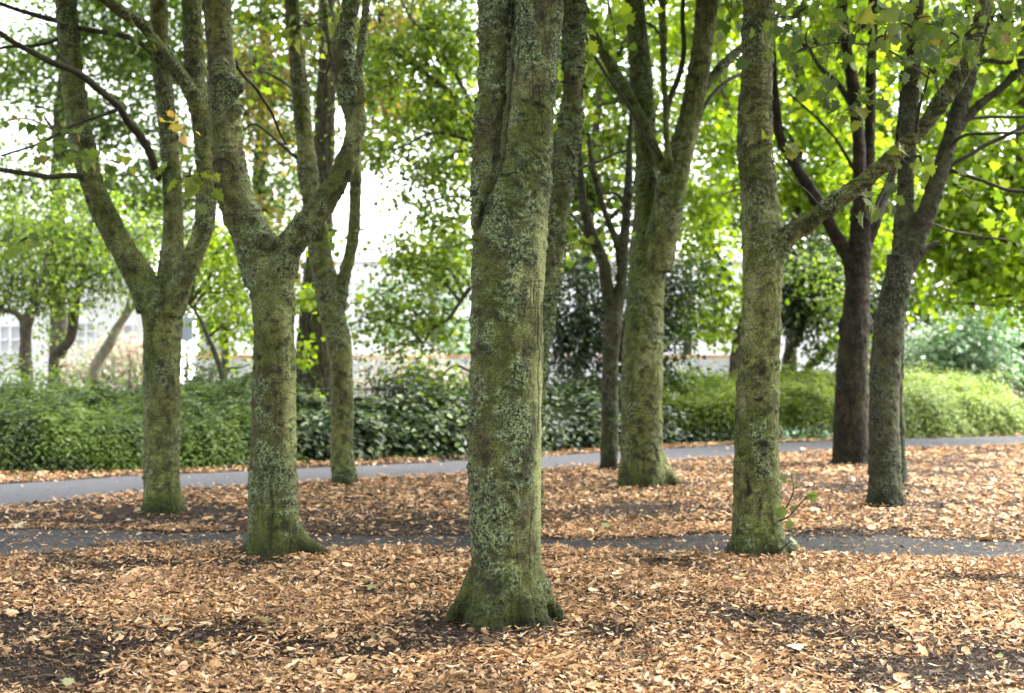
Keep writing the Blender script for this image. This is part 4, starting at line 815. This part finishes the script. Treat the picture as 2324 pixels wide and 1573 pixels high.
def bush(name, label, cat, d, lst, mat, leaf, dens, stems=6, tm=None, bark='twig', **kw):
    cs = cl(lst, d); c0 = np.mean([c[0] for c in cs], axis=0); o = np.array([c0[0], c0[1], 0.]); root = empty(name, o, label, cat)
    mb = MB()
    for c, r, df in cs:
        for k in range(stems):
            e = c+unit(1)[0]*np.array(r)*.7
            b0 = np.array([o[0]+(c[0]-o[0])*.5+rng.normal()*.15, o[1]+rng.normal()*.2, 0.])
            mb = MB(); mb.tube(spline(np.array([b0, (b0+e)/2+rng.normal(size=3)*.08, e]), 4)-o, np.linspace(.022, .006, 9), 6); mb.build('stem', M[bark], root)
    foliage('foliage', cs, M[mat], root, o, leaf, dens, tm=tm, **kw)
    return root
bush('rhododendron_bush', 'big silvery leaved bush behind the pale hedge near the right edge', 'bush', 29.5, [(2150, 790, 80, 70, 0, 1.2), (2220, 760, 80, 80, 0, 1.2), (2200, 850, 90, 50, 0, 1.2), (2120, 850, 60, 50, .3, 1.2), (2270, 830, 40, 50, .3, 1.1)], 'leaf_silver', .12, 2.0, tm=TS, tilt=.8)
bush('yew_bush', 'very dark bush at the right edge behind the silvery bush', 'bush', 31, [(2320, 800, 60, 80, 0, 1.6), (2400, 800, 80, 100, 0, 1.6), (2300, 740, 50, 40, 0, 1.4)], 'leaf_dark', .08, 2.0, tm=TS)
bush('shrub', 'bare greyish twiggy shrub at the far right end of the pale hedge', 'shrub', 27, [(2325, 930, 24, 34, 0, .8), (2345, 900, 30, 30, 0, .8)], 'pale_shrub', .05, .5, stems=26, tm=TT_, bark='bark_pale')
bush('shrub', 'brown stemmed shrub with sparse reddish leaves right of the three stemmed maple', 'shrub', 24, [(432, 850, 30, 40, 0, .9), (450, 880, 34, 26, 0, 1), (470, 830, 24, 30, 0, .5)], 'leaf_brown', .08, 1.6, tm=TS)
bush('shrub', 'small dark holly shrub at the railing left of the middle trunk', 'shrub', 24.6, [(920, 870, 50, 26, 0, 1.5), (940, 895, 44, 16, 0, 1.5)], 'leaf_dark', .06, 2.0, tm=TS)
bush('shrub', 'upright leafy green shrub touching the left side of the middle trunk above the laurel', 'shrub', 24, [(1045, 870, 26, 40, 0, .9), (1060, 900, 30, 30, 0, 1)], 'leaf_mid', .09, 1.6, tm=TS)
bush('shrub', 'bright green shrub above the clipped hedge, left of the leaning dark stem', 'shrub', 28.5, [(1600, 880, 50, 18, 0, 1), (1560, 860, 26, 26, 0, .8)], 'leaf_lime', .09, 1.4, tm=TS)
bush('shrub', 'green shrub on top of the left hedge around the small dark trunks', 'shrub', 23.6, [(120, 870, 80, 20, 0, .8), (30, 850, 40, 30, 0, .6), (230, 885, 60, 14, 0, .6)], 'leaf_mid', .07, 1.5, tm=TS)
bush('shrub', 'flowering shrub, glare painted into its leaves, in the far garden beneath the leaning pale trunk', 'shrub', 34, [(240, 830, 80, 50, 0, 1.3), (310, 850, 60, 30, 0, 1.3), (180, 850, 40, 30, 0, 1), (300, 810, 50, 40, 0, 1)], 'pale_shrub', .10, 1.7, tm=TS)
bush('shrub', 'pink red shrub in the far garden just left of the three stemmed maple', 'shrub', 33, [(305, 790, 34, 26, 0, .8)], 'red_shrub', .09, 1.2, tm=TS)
bush('shrub', 'shrub, glare painted into its leaves, beyond the railing left of the middle trunk', 'shrub', 34, [(700, 850, 70, 36, 0, 1.1), (930, 810, 60, 34, 0, .8), (860, 870, 60, 20, 0, 1.2), (1000, 860, 60, 24, 0, 1.2)], 'pale_shrub', .10, 1.6, tm=TS)

far_tree('backdrop_tree', 'tree with haze painted into pale leaves, before the long white building behind drooping foliage', 'tree', 46,
    [[(985, 880, 24), (984, 800, 22), (982, 700, 18), (985, 600, 12)]], [(900, 740, 60, 50, 0, .5), (985, 700, 60, 60, 0, .7), (1040, 760, 50, 50, 0, .7), (960, 620, 50, 50, 0, .6), (860, 660, 40, 36, 0, .35), (1030, 620, 40, 60, 0, .7)], 'leaf_silver', .14, 1.4, bark='bark_pale', seed=901)  # silver leaf colour stands in for haze over this tree
far_tree('backdrop_tree', 'pale leaved tree beyond the white hoarding, seen beside the leaning dark stem', 'tree', 47,
    [[(1560, 880, 24), (1558, 800, 22), (1560, 700, 18), (1562, 600, 12)]], [(1520, 730, 60, 50, 0, .8), (1590, 700, 60, 50, 0, .8), (1640, 760, 50, 30, 0, .6), (1480, 760, 40, 40, 0, .7)], 'leaf_mid', .14, 1.4, seed=911)
far_tree('hawthorn_tree', 'low round green tree at the right end of the white house', 'tree', 40,
    [[(505, 900, 20), (508, 820, 18), (510, 740, 12)]], [(470, 730, 50, 40, 0, .7), (540, 700, 50, 50, 0, .9), (500, 780, 50, 24, 0, .5), (420, 680, 50, 50, 0, .8), (590, 740, 40, 50, 0, .8)], 'leaf_mid', .11, 1.4, seed=921)

# ================================================================== GROUND, PATHS, LITTER
def sheet(name, edge_a, edge_b, z, mat, ragged=.05, seed=0):
    """strip between two ground polylines with ragged edges"""
    A = spline(np.array(edge_a, float), 14); B = spline(np.array(edge_b, float), 14)
    n = 400
    def rs(P):
        c = np.append(0, np.cumsum(np.linalg.norm(np.diff(P, axis=0), axis=1))); t = np.linspace(0, c[-1], n)
        return np.stack([np.interp(t, c, P[:, 0]), np.interp(t, c, P[:, 1])], 1)
    A = rs(A); B = rs(B)
    for E, s in ((A, seed), (B, seed+9)):
        E[:, 1] += ragged*fbm(np.stack([E[:, 0], E[:, 1]*0, E[:, 0]*0], 1), 1.6, 4, s)
    V = []; m = 6
    for j in range(m+1):
        t = j/m; P = A*(1-t)+B*t; V.append(np.concatenate([P, np.full((n, 1), z)], 1))
    V = np.concatenate(V); mb = MB(); mb.v = [tuple(v) for v in V]
    for j in range(m):
        for i in range(n-1): mb.f.append((j*n+i, j*n+i+1, (j+1)*n+i+1, (j+1)*n+i))
    o = mb.build(name, mat); tag(o, kind='structure'); return o, A, B
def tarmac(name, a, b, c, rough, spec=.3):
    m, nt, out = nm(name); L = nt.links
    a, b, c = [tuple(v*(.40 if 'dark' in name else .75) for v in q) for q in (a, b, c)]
    tc = N(nt, 'ShaderNodeTexCoord')
    n1 = N(nt, 'ShaderNodeTexNoise', Scale=1.3, Detail=6.0, Roughness=.7); n2 = N(nt, 'ShaderNodeTexVoronoi', Scale=70.0); n3 = N(nt, 'ShaderNodeTexNoise', Scale=26.0, Detail=4.0)
    for x in (n1, n2, n3): L.new(tc.outputs['Object'], x.inputs['Vector'])
    r = ramp(nt, [(.3, a), (.7, b)]); L.new(n1.outputs[0], r.inputs[0])
    r2 = ramp(nt, [(.0, .75), (.5, 1.2)]); L.new(n2.outputs['Distance'], r2.inputs[0])
    col = mixc(nt, r.outputs[0], r2.outputs[0], 1.0, 'MULTIPLY')
    r3 = ramp(nt, [(.56, 0.0), (.66, 1.0)]); L.new(n3.outputs[0], r3.inputs[0])
    col = mixc(nt, col, c, r3.outputs[0])
    p = N(nt, 'ShaderNodeBsdfPrincipled', Roughness=rough); L.new(col, p.inputs['Base Color']); p.inputs['Specular IOR Level'].default_value = spec
    rr = ramp(nt, [(.35, rough-.15), (.65, rough+.15)]); L.new(n1.outputs[0], rr.inputs[0]); L.new(rr.outputs[0], p.inputs['Roughness'])
    b_ = N(nt, 'ShaderNodeBump', Strength=.6, Distance=.01); L.new(n2.outputs['Distance'], b_.inputs['Height']); L.new(b_.outputs[0], p.inputs['Normal'])
    L.new(p.outputs[0], out.inputs[0]); return m
def ground_mat():
    m, nt, out = nm('forest_floor'); L = nt.links
    tc = N(nt, 'ShaderNodeTexCoord')
    n1 = N(nt, 'ShaderNodeTexNoise', Scale=2.2, Detail=8.0, Roughness=.7); n2 = N(nt, 'ShaderNodeTexNoise', Scale=45.0, Detail=5.0, Roughness=.7); n3 = N(nt, 'ShaderNodeTexVoronoi', Scale=38.0)
    for x in (n1, n2, n3): L.new(tc.outputs['Object'], x.inputs['Vector'])
    r = ramp(nt, [(.35, (.014, .009, .007)), (.6, (.038, .025, .018)), (.8, (.08, .054, .036))]); L.new(n2.outputs[0], r.inputs[0])
    rr = ramp(nt, [(.55, 0.0), (.75, .5)]); L.new(n1.outputs[0], rr.inputs[0])
    col = mixc(nt, r.outputs[0], (.17, .105, .055), rr.outputs[0])
    p = N(nt, 'ShaderNodeBsdfPrincipled', Roughness=.95); p.inputs['Specular IOR Level'].default_value = .15; L.new(col, p.inputs['Base Color'])
    b_ = N(nt, 'ShaderNodeBump', Strength=1.0, Distance=.03); L.new(n2.outputs[0], b_.inputs['Height']); L.new(b_.outputs[0], p.inputs['Normal'])
    L.new(p.outputs[0], out.inputs[0]); return m
mb = MB(); mb.v = [(-350, -40, 0), (350, -40, 0), (350, 500, 0), (-350, 500, 0)]; mb.f = [(0, 1, 2, 3)]
tag(mb.build('ground', ground_mat()), kind='structure')
far_path, FA, FB = sheet('far_path', [G_(-700, 1188), G_(-200, 1162), G_(0, 1150), G_(300, 1122), G_(560, 1103), G_(1060, 1075), G_(1500, 1046), G_(1760, 1030), G_(2060, 1018), G_(2324, 1010), G_(2900, 998)],
      [G_(-700, 1128), G_(-200, 1106), G_(0, 1100), G_(300, 1081), G_(560, 1070), G_(1060, 1046), G_(1500, 1020), G_(1760, 1006), G_(2060, 996), G_(2324, 990), G_(2900, 982)], .005,
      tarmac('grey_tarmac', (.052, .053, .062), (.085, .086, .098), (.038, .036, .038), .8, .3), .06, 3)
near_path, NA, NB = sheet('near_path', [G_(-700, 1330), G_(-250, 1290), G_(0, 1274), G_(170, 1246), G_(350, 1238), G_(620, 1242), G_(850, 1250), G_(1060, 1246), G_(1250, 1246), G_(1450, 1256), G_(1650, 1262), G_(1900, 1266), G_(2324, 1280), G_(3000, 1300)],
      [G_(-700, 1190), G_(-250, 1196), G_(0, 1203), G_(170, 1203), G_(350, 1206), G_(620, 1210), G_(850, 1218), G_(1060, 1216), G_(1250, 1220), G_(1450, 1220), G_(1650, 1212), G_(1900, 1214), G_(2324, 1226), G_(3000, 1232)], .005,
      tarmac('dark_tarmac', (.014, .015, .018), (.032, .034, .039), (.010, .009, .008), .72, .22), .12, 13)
def on_strip(P, A, B, m=0.0):
    ya = np.interp(P[:, 0], A[:, 0], A[:, 1]); yb = np.interp(P[:, 0], B[:, 0], B[:, 1])
    j = .22*fbm(np.stack([P[:, 0], P[:, 1], P[:, 0]*0], 1), 2.6, 3, 55)
    return (P[:, 1] > ya-m+j) & (P[:, 1] < yb+m+j*.8)
def cover(P):
    """how thickly leaves lie at a ground point (0..1)"""
    Q = np.stack([P[:, 0], P[:, 1], P[:, 0]*0], 1)
    c = .74+1.10*fbm(Q*np.array([.8, 1.1, 1]), .95, 5, 31)
    d = P[:, 1]; x = P[:, 0]
    px = x/d*F+CX; py = CY+EYE*F/d
    def blob(cx, cy, rx, ry, a):
        wx, wy = G_(cx, cy); r1 = rx/F*wy; r2 = max(.15, abs(dist_of(cy-ry)-wy))
        return a*np.exp(-(((x-wx)/r1)**2+((d-wy)/r2)**2))
    c -= blob(120, 1560, 300, 60, .75)+blob(1380, 1440, 240, 30, .6)+blob(1400, 1170, 220, 12, .6)+blob(2150, 1210, 260, 26, .6)+blob(200, 1340, 260, 18, .35)+blob(800, 1480, 260, 24, .3)+blob(1650, 1520, 200, 22, .2)+blob(560, 1210, 400, 14, .3)+blob(330, 1300, 220, 16, .4)+blob(1900, 1200, 120, 25, .3)
    c += blob(1700, 1330, 500, 40, .35)+blob(500, 1400, 300, 30, .2)+blob(900, 1110, 500, 30, .45)+blob(1300, 1560, 400, 50, .25)+blob(1300, 1110, 300, 20, .4)+blob(400, 1255, 300, 10, .5)
    for k, (nx, ny, r) in enumerate(((oC[0], oC[1], .42), (oL2[0], oL2[1], .4), (oR2[0], oR2[1], .4), (oL1[0], oL1[1], .4), (oR4[0], oR4[1], .4), (oR1[0], oR1[1], .5))):
        c -= .25*np.exp(-(np.hypot(x-nx, (d-ny+.15))/r/1.5)**4)
    return np.clip(c, .05, 1)
def zone(y0, y1, n, margin=1.35, near=None):
    y = y0+(y1-y0)*rng.random(n*2); x = (rng.random(n*2)*2-1)*(CX/F*y1*margin); k = np.abs(x) < CX/F*y*margin+.4
    return np.stack([x[k], y[k]], 1)[:n]
TC = [T_curl(.13, .35, .12, .3), T_curl(.18, .6, .2, -.6), T_curl(.22, .25, .1, .8), T_curl(.10, .6, .35, .2), T_curl(.3, .3, .15, -.4), T_curl(.15, -.4, .3, .5), T_curl(.12, .2, .5, 1.0)]
TCs = [T_curl(.2, .4, .15, .4, 2), T_curl(.3, .3, .2, -.5, 2), T_curl(.10, .5, .25, .2, 2), T_curl(.07, .3, .3, .2, 2)]
def lay(name, label, P, size, mat, tm, tilt=.35, zmax=.03, stretch=.3, kind='stuff', cat='leaf litter'):
    n = len(P); z = .008+zmax*rng.random(n)**1.5
    P3 = np.concatenate([P, z[:, None]], 1)
    a = rng.random(n)*6.28; t = np.stack([np.cos(a), np.sin(a), rng.normal(size=n)*tilt*.6], 1); nr = unit(n)*tilt+np.array([0, 0, 1])
    s = size*(.4+.8*rng.random(n)+1.5*rng.random(n)**9); S = np.stack([s, s*(1-stretch+2*stretch*rng.random(n)), s], 1)
    o = scatter(name, tm, P3, frames(t, nr), S, M[mat]); tag(o, label, cat, kind=kind); return o
def pick(P, f): return P[rng.random(len(P)) < f]
trk = [(oC, .24), (oL2, .17), (oR2, .17), (oL1, .17), (oR4, .14), (oR1, .24), (oM, .14), (oR3, .24), (oT, .1)]
def free(P):
    k = np.ones(len(P), bool)
    for o_, r in trk: k &= np.hypot(P[:, 0]-o_[0], P[:, 1]-o_[1]) > r
    return P[k]
# near litter
P = zone(5.6, 12.6, 240000); P = free(P); c = cover(P)*(1-.88*on_strip(P, NA, NB, -.04)); c = np.clip(c*1.15-.12, .03, 1)
lay('fallen_leaves', 'carpet of curled tan and orange fallen leaves in front of and around the near path', pick(P, c), .035, 'litter', TC, .5, .036)
P = zone(12.0, 31, 310000, 1.4); P = free(P); onf = on_strip(P, FA, FB, -.03); c = cover(P)*(1-.96*onf)*(1-.9*on_strip(P, NA, NB, 0)); c = np.clip(c*1.15-.1, .02, 1)
c *= 1-.5*(onf & True)
lay('fallen_leaves', 'carpet of orange fallen leaves between and beyond the two paths', pick(P, c), .047, 'litter', TCs, .45, .035)
P = zone(5.6, 12.6, 60000); P = free(P); c = (1-.96*on_strip(P, NA, NB, -.04))*.75
lay('weathered_leaves', 'dull brown weathered leaf scraps under the fresh fall in the foreground', pick(P, c), .036, 'litter_dull', TC, .35, .02)
P = zone(12, 27, 70000, 1.4); P = free(P); c = (1-1.0*on_strip(P, FA, FB, 0))*(1-.9*on_strip(P, NA, NB, 0))*.7
lay('weathered_leaves', 'dull brown weathered leaf scraps around the farther trunks', pick(P, c), .055, 'litter_dull', TCs, .35, .02)
P = zone(5.6, 13.5, 150000); P = free(P); c = (1-.93*on_strip(P, NA, NB, -.1))
lay('bark_mulch', 'dark chips and crumbs of mulch showing in the bare patches', pick(P, c), .019, 'chips', TCs, .5, .014, cat='mulch')
P = zone(5.6, 14, 800); P = free(P)
lay('maple_leaves', 'larger pale cream, yellow and green maple leaves scattered on the litter', pick(P, .1+.65*(1-.6*on_strip(P, NA, NB, 0))), .062, 'litter_big', TM2, .35, .045)
P = zone(5.6, 13, 900)
mb = MB()
for x, y in P:
    a = rng.random()*6.28; l = .04+.12*rng.random(); h = .012+.02*rng.random(); dx = math.cos(a)*l/2; dy = math.sin(a)*l/2
    mb.tube(np.array([(x-dx, y-dy, h), (x+rng.normal()*.006, y+rng.normal()*.006, h+.008), (x+dx, y+dy, h+rng.normal()*.006)]), [.0028, .0024, .0015], 5)
tag(mb.build('fallen_twigs', simple('fallen_twig', (.06, .04, .028), .9, (.17, .12, .08), 20), smooth=True), 'thin broken twigs strewn over the leaf litter', 'twigs', kind='stuff')

# ================================================================== BUILDINGS AND RAILING
def rail_fence():
    o = np.array([-.9, 24.9, 0]); root = empty('iron_railing', o, 'low dark iron railing with pointed bars behind the laurel hedge', 'fence')
    mt = simple('dark_iron', (.03, .033, .03), .5, (.05, .05, .045), 30)
    a = np.array([-4.2, 24.4]); b = np.array([2.3, 25.3]); n = 56
    proto = None
    for zz in (.16, .86):
        m_ = MB(); m_.tube(np.array([(a[0], a[1], zz), ((a[0]+b[0])/2, (a[1]+b[1])/2, zz), (b[0], b[1], zz)])-o, [.016]*3, 6); m_.build('rail', mt, root)
    m_ = MB(); m_.tube([(0, 0, 0), (0, 0, .5), (0, 0, .93), (0, 0, 1.03)], [.010, .010, .010, .002], 6); me = m_.mesh('bar'); me.materials.append(mt)
    for i in range(n):
        t = i/(n-1); p = a*(1-t)+b*t; q = bpy.data.objects.new('bar', me); COL.objects.link(q); q.parent = root; q.location = (p[0]-o[0], p[1]-o[1], 0)
rail_fence()
white = simple('white_render', (.80, .80, .79), .8, (.84, .84, .83), 1.5)
glass = simple('grey_window_glass', (.46, .48, .49), .4, (.58, .59, .6), 1.0)
framem = simple('white_frame', (.85, .85, .85), .5)
def building(name, label, x0, x1, d, h, wins, depth=7, roofc=(.5, .5, .5)):
    o = np.array([(x0+x1)/2, d, 0]); root = empty(name, o, label, 'building')
    m_ = MB(); m_.box(x0-o[0], x1-o[0], 0, depth, 0, h); m_.build('wall', white, root)
    m_ = MB(); m_.box(x0-o[0]-.2, x1-o[0]+.2, -.2, depth+.2, h+.003, h+.3); m_.build('roof', simple('light_roof', roofc, .8), root)
    for (wx0, wx1, wz0, wz1) in wins:
        m_ = MB(); m_.box(wx0-o[0], wx1-o[0], -.03, -.003, wz0, wz1); w = m_.build('window', glass, root)
        m_ = MB(); t = .07
        m_.box(wx0-o[0]-t, wx1-o[0]+t, -.09, -.033, wz1, wz1+t); m_.box(wx0-o[0]-t, wx1-o[0]+t, -.12, -.033, wz0-t, wz0)
        m_.box(wx0-o[0]-t, wx0-o[0], -.09, -.034, wz0+.002, wz1-.002); m_.box(wx1-o[0], wx1-o[0]+t, -.09, -.034, wz0+.002, wz1-.002)
        cx = (wx0+wx1)/2-o[0]; m_.box(cx-.035, cx+.035, -.08, -.036, wz0+.003, wz1-.003)
        for k in (1, 2):
            zz = wz0+(wz1-wz0)*k/3; m_.box(wx0-o[0]+.003, cx-.037, -.075, -.037, zz-.03, zz+.03); m_.box(cx+.037, wx1-o[0]-.003, -.075, -.037, zz-.03, zz+.03)
        m_.build('frame', framem, w)
def wp(x, y, d): p = W(x, y, d); return p[0], p[2]
d1 = 46
wn = []
for (xa, ya, xb, yb) in ((4, 742, 46, 830), (178, 735, 216, 785), (-90, 742, -48, 830), (4, 600, 46, 680), (178, 600, 216, 680), (-90, 600, -48, 680), (262, 740, 300, 800)):
    x0, z1 = wp(xa, ya, d1); x1, z0 = wp(xb, yb, d1); wn.append((x0, x1, z0, z1))
building('white_house', 'white rendered house with grey sash windows seen under the small trees at the far left', wp(-400, 0, d1)[0], wp(345, 0, d1)[0], d1, 5.2, wn)
d2 = 64; wn = []
for xx in range(700, 1760, 90):
    for (ya, yb) in ((716, 752), (640, 676)):
        x0, z1 = wp(xx, ya, d2); x1, z0 = wp(xx+26, yb, d2); wn.append((x0, x1, z0, z1))
building('white_building', 'long white building beyond the road behind the middle of the picture', wp(520, 0, d2)[0], wp(1900, 0, d2)[0], d2, 5.4, wn, roofc=(.8, .8, .8))
# hoarding with orange cap
d3 = 44; o = np.array([0, d3, 0]); hr = empty('site_hoarding', o, 'white panelled hoarding with an orange top rail beyond the railing', 'hoarding')
xa, zt = wp(440, 806, d3); xb, _ = wp(1720, 806, d3); k = 0; x = xa; m_ = MB(); seams = MB()
while x < xb:
    m_.box(x+.012, x+1.18, 0, .05, 0.05, zt-.09); x += 1.2
m_.build('panels', simple('white_panel', (.72, .73, .75), .5, (.8, .8, .82), .7), hr)
m_ = MB(); m_.box(xa, xb, .06, .10, .02, zt-.1); m_.build('backing_frame', simple('grey_frame', (.4, .42, .44), .6), hr)
m_ = MB(); m_.box(xa, xb, -.03, .12, zt-.085, zt+.0); m_.build('top_rail', simple('orange_rail', (.72, .33, .10), .5, (.80, .50, .25), 1.2), hr)
# small grey-blue sign on a post
o = W(424, 0, 30); o[2] = 0; sg = empty('street_sign', o, 'small blue grey sign plate on a post right of the three stemmed maple', 'sign')
m_ = MB(); zc = W(0, 745, 30)[2]; m_.box(-.13, .13, -.03, -.01, zc-.26, zc+.24); m_.build('sign_plate', simple('sign_blue_grey', (.30, .36, .44), .5), sg)
m_ = MB(); m_.tube([(0, .02, 0), (0, .02, 1), (0, .02, zc+.3)], [.03, .03, .03], 8); m_.build('post', simple('grey_post', (.25, .26, .27), .5), sg)

# ================================================================== SKY, SUN, CAMERA
ELEV, AZ = 50, 62
w = bpy.data.worlds.new('World'); scene.world = w; w.use_nodes = True; nt = w.node_tree; L = nt.links
bg = nt.nodes['Background']; sky = nt.nodes.new('ShaderNodeTexSky'); sky.sky_type = 'NISHITA'; sky.sun_disc = False
sky.sun_elevation = R(ELEV); sky.sun_rotation = R(AZ); sky.dust_density = 4; sky.air_density = 1.0; sky.ozone_density = 1.0
hs = nt.nodes.new('ShaderNodeHueSaturation'); hs.inputs['Saturation'].default_value = .22
L.new(sky.outputs[0], hs.inputs['Color']); L.new(hs.outputs[0], bg.inputs[0]); bg.inputs[1].default_value = .15
sd = bpy.data.lights.new('sun', 'SUN'); sd.energy = 1.6; sd.angle = R(25); sd.color = (1, .96, .88); so = bpy.data.objects.new('sun', sd); COL.objects.link(so)
dirv = Vector((math.sin(R(AZ))*math.cos(R(ELEV)), math.cos(R(AZ))*math.cos(R(ELEV)), math.sin(R(ELEV))))
so.rotation_euler = dirv.to_track_quat('Z', 'Y').to_euler(); so.location = (0, 0, 20)
cam = bpy.data.cameras.new('camera'); co = bpy.data.objects.new('camera', cam); COL.objects.link(co); scene.camera = co
co.location = (0, 0, EYE); co.rotation_euler = (R(90), 0, 0)
cam.sensor_width = 36; cam.lens = F/2324*36; cam.clip_end = 1500; cam.clip_start = .05
cam.dof.use_dof = True; cam.dof.focus_distance = dC-.15; cam.dof.aperture_fstop = 2.2
scene.render.engine = 'CYCLES'
scene.view_settings.view_transform = 'Standard'; scene.view_settings.look = 'None'; scene.view_settings.gamma = 1
scene.view_settings.exposure = 2.95
scene.cycles.max_bounces = 6; scene.cycles.diffuse_bounces = 4; scene.cycles.transmission_bounces = 3; scene.cycles.glossy_bounces = 2
scene.cycles.use_adaptive_sampling = True
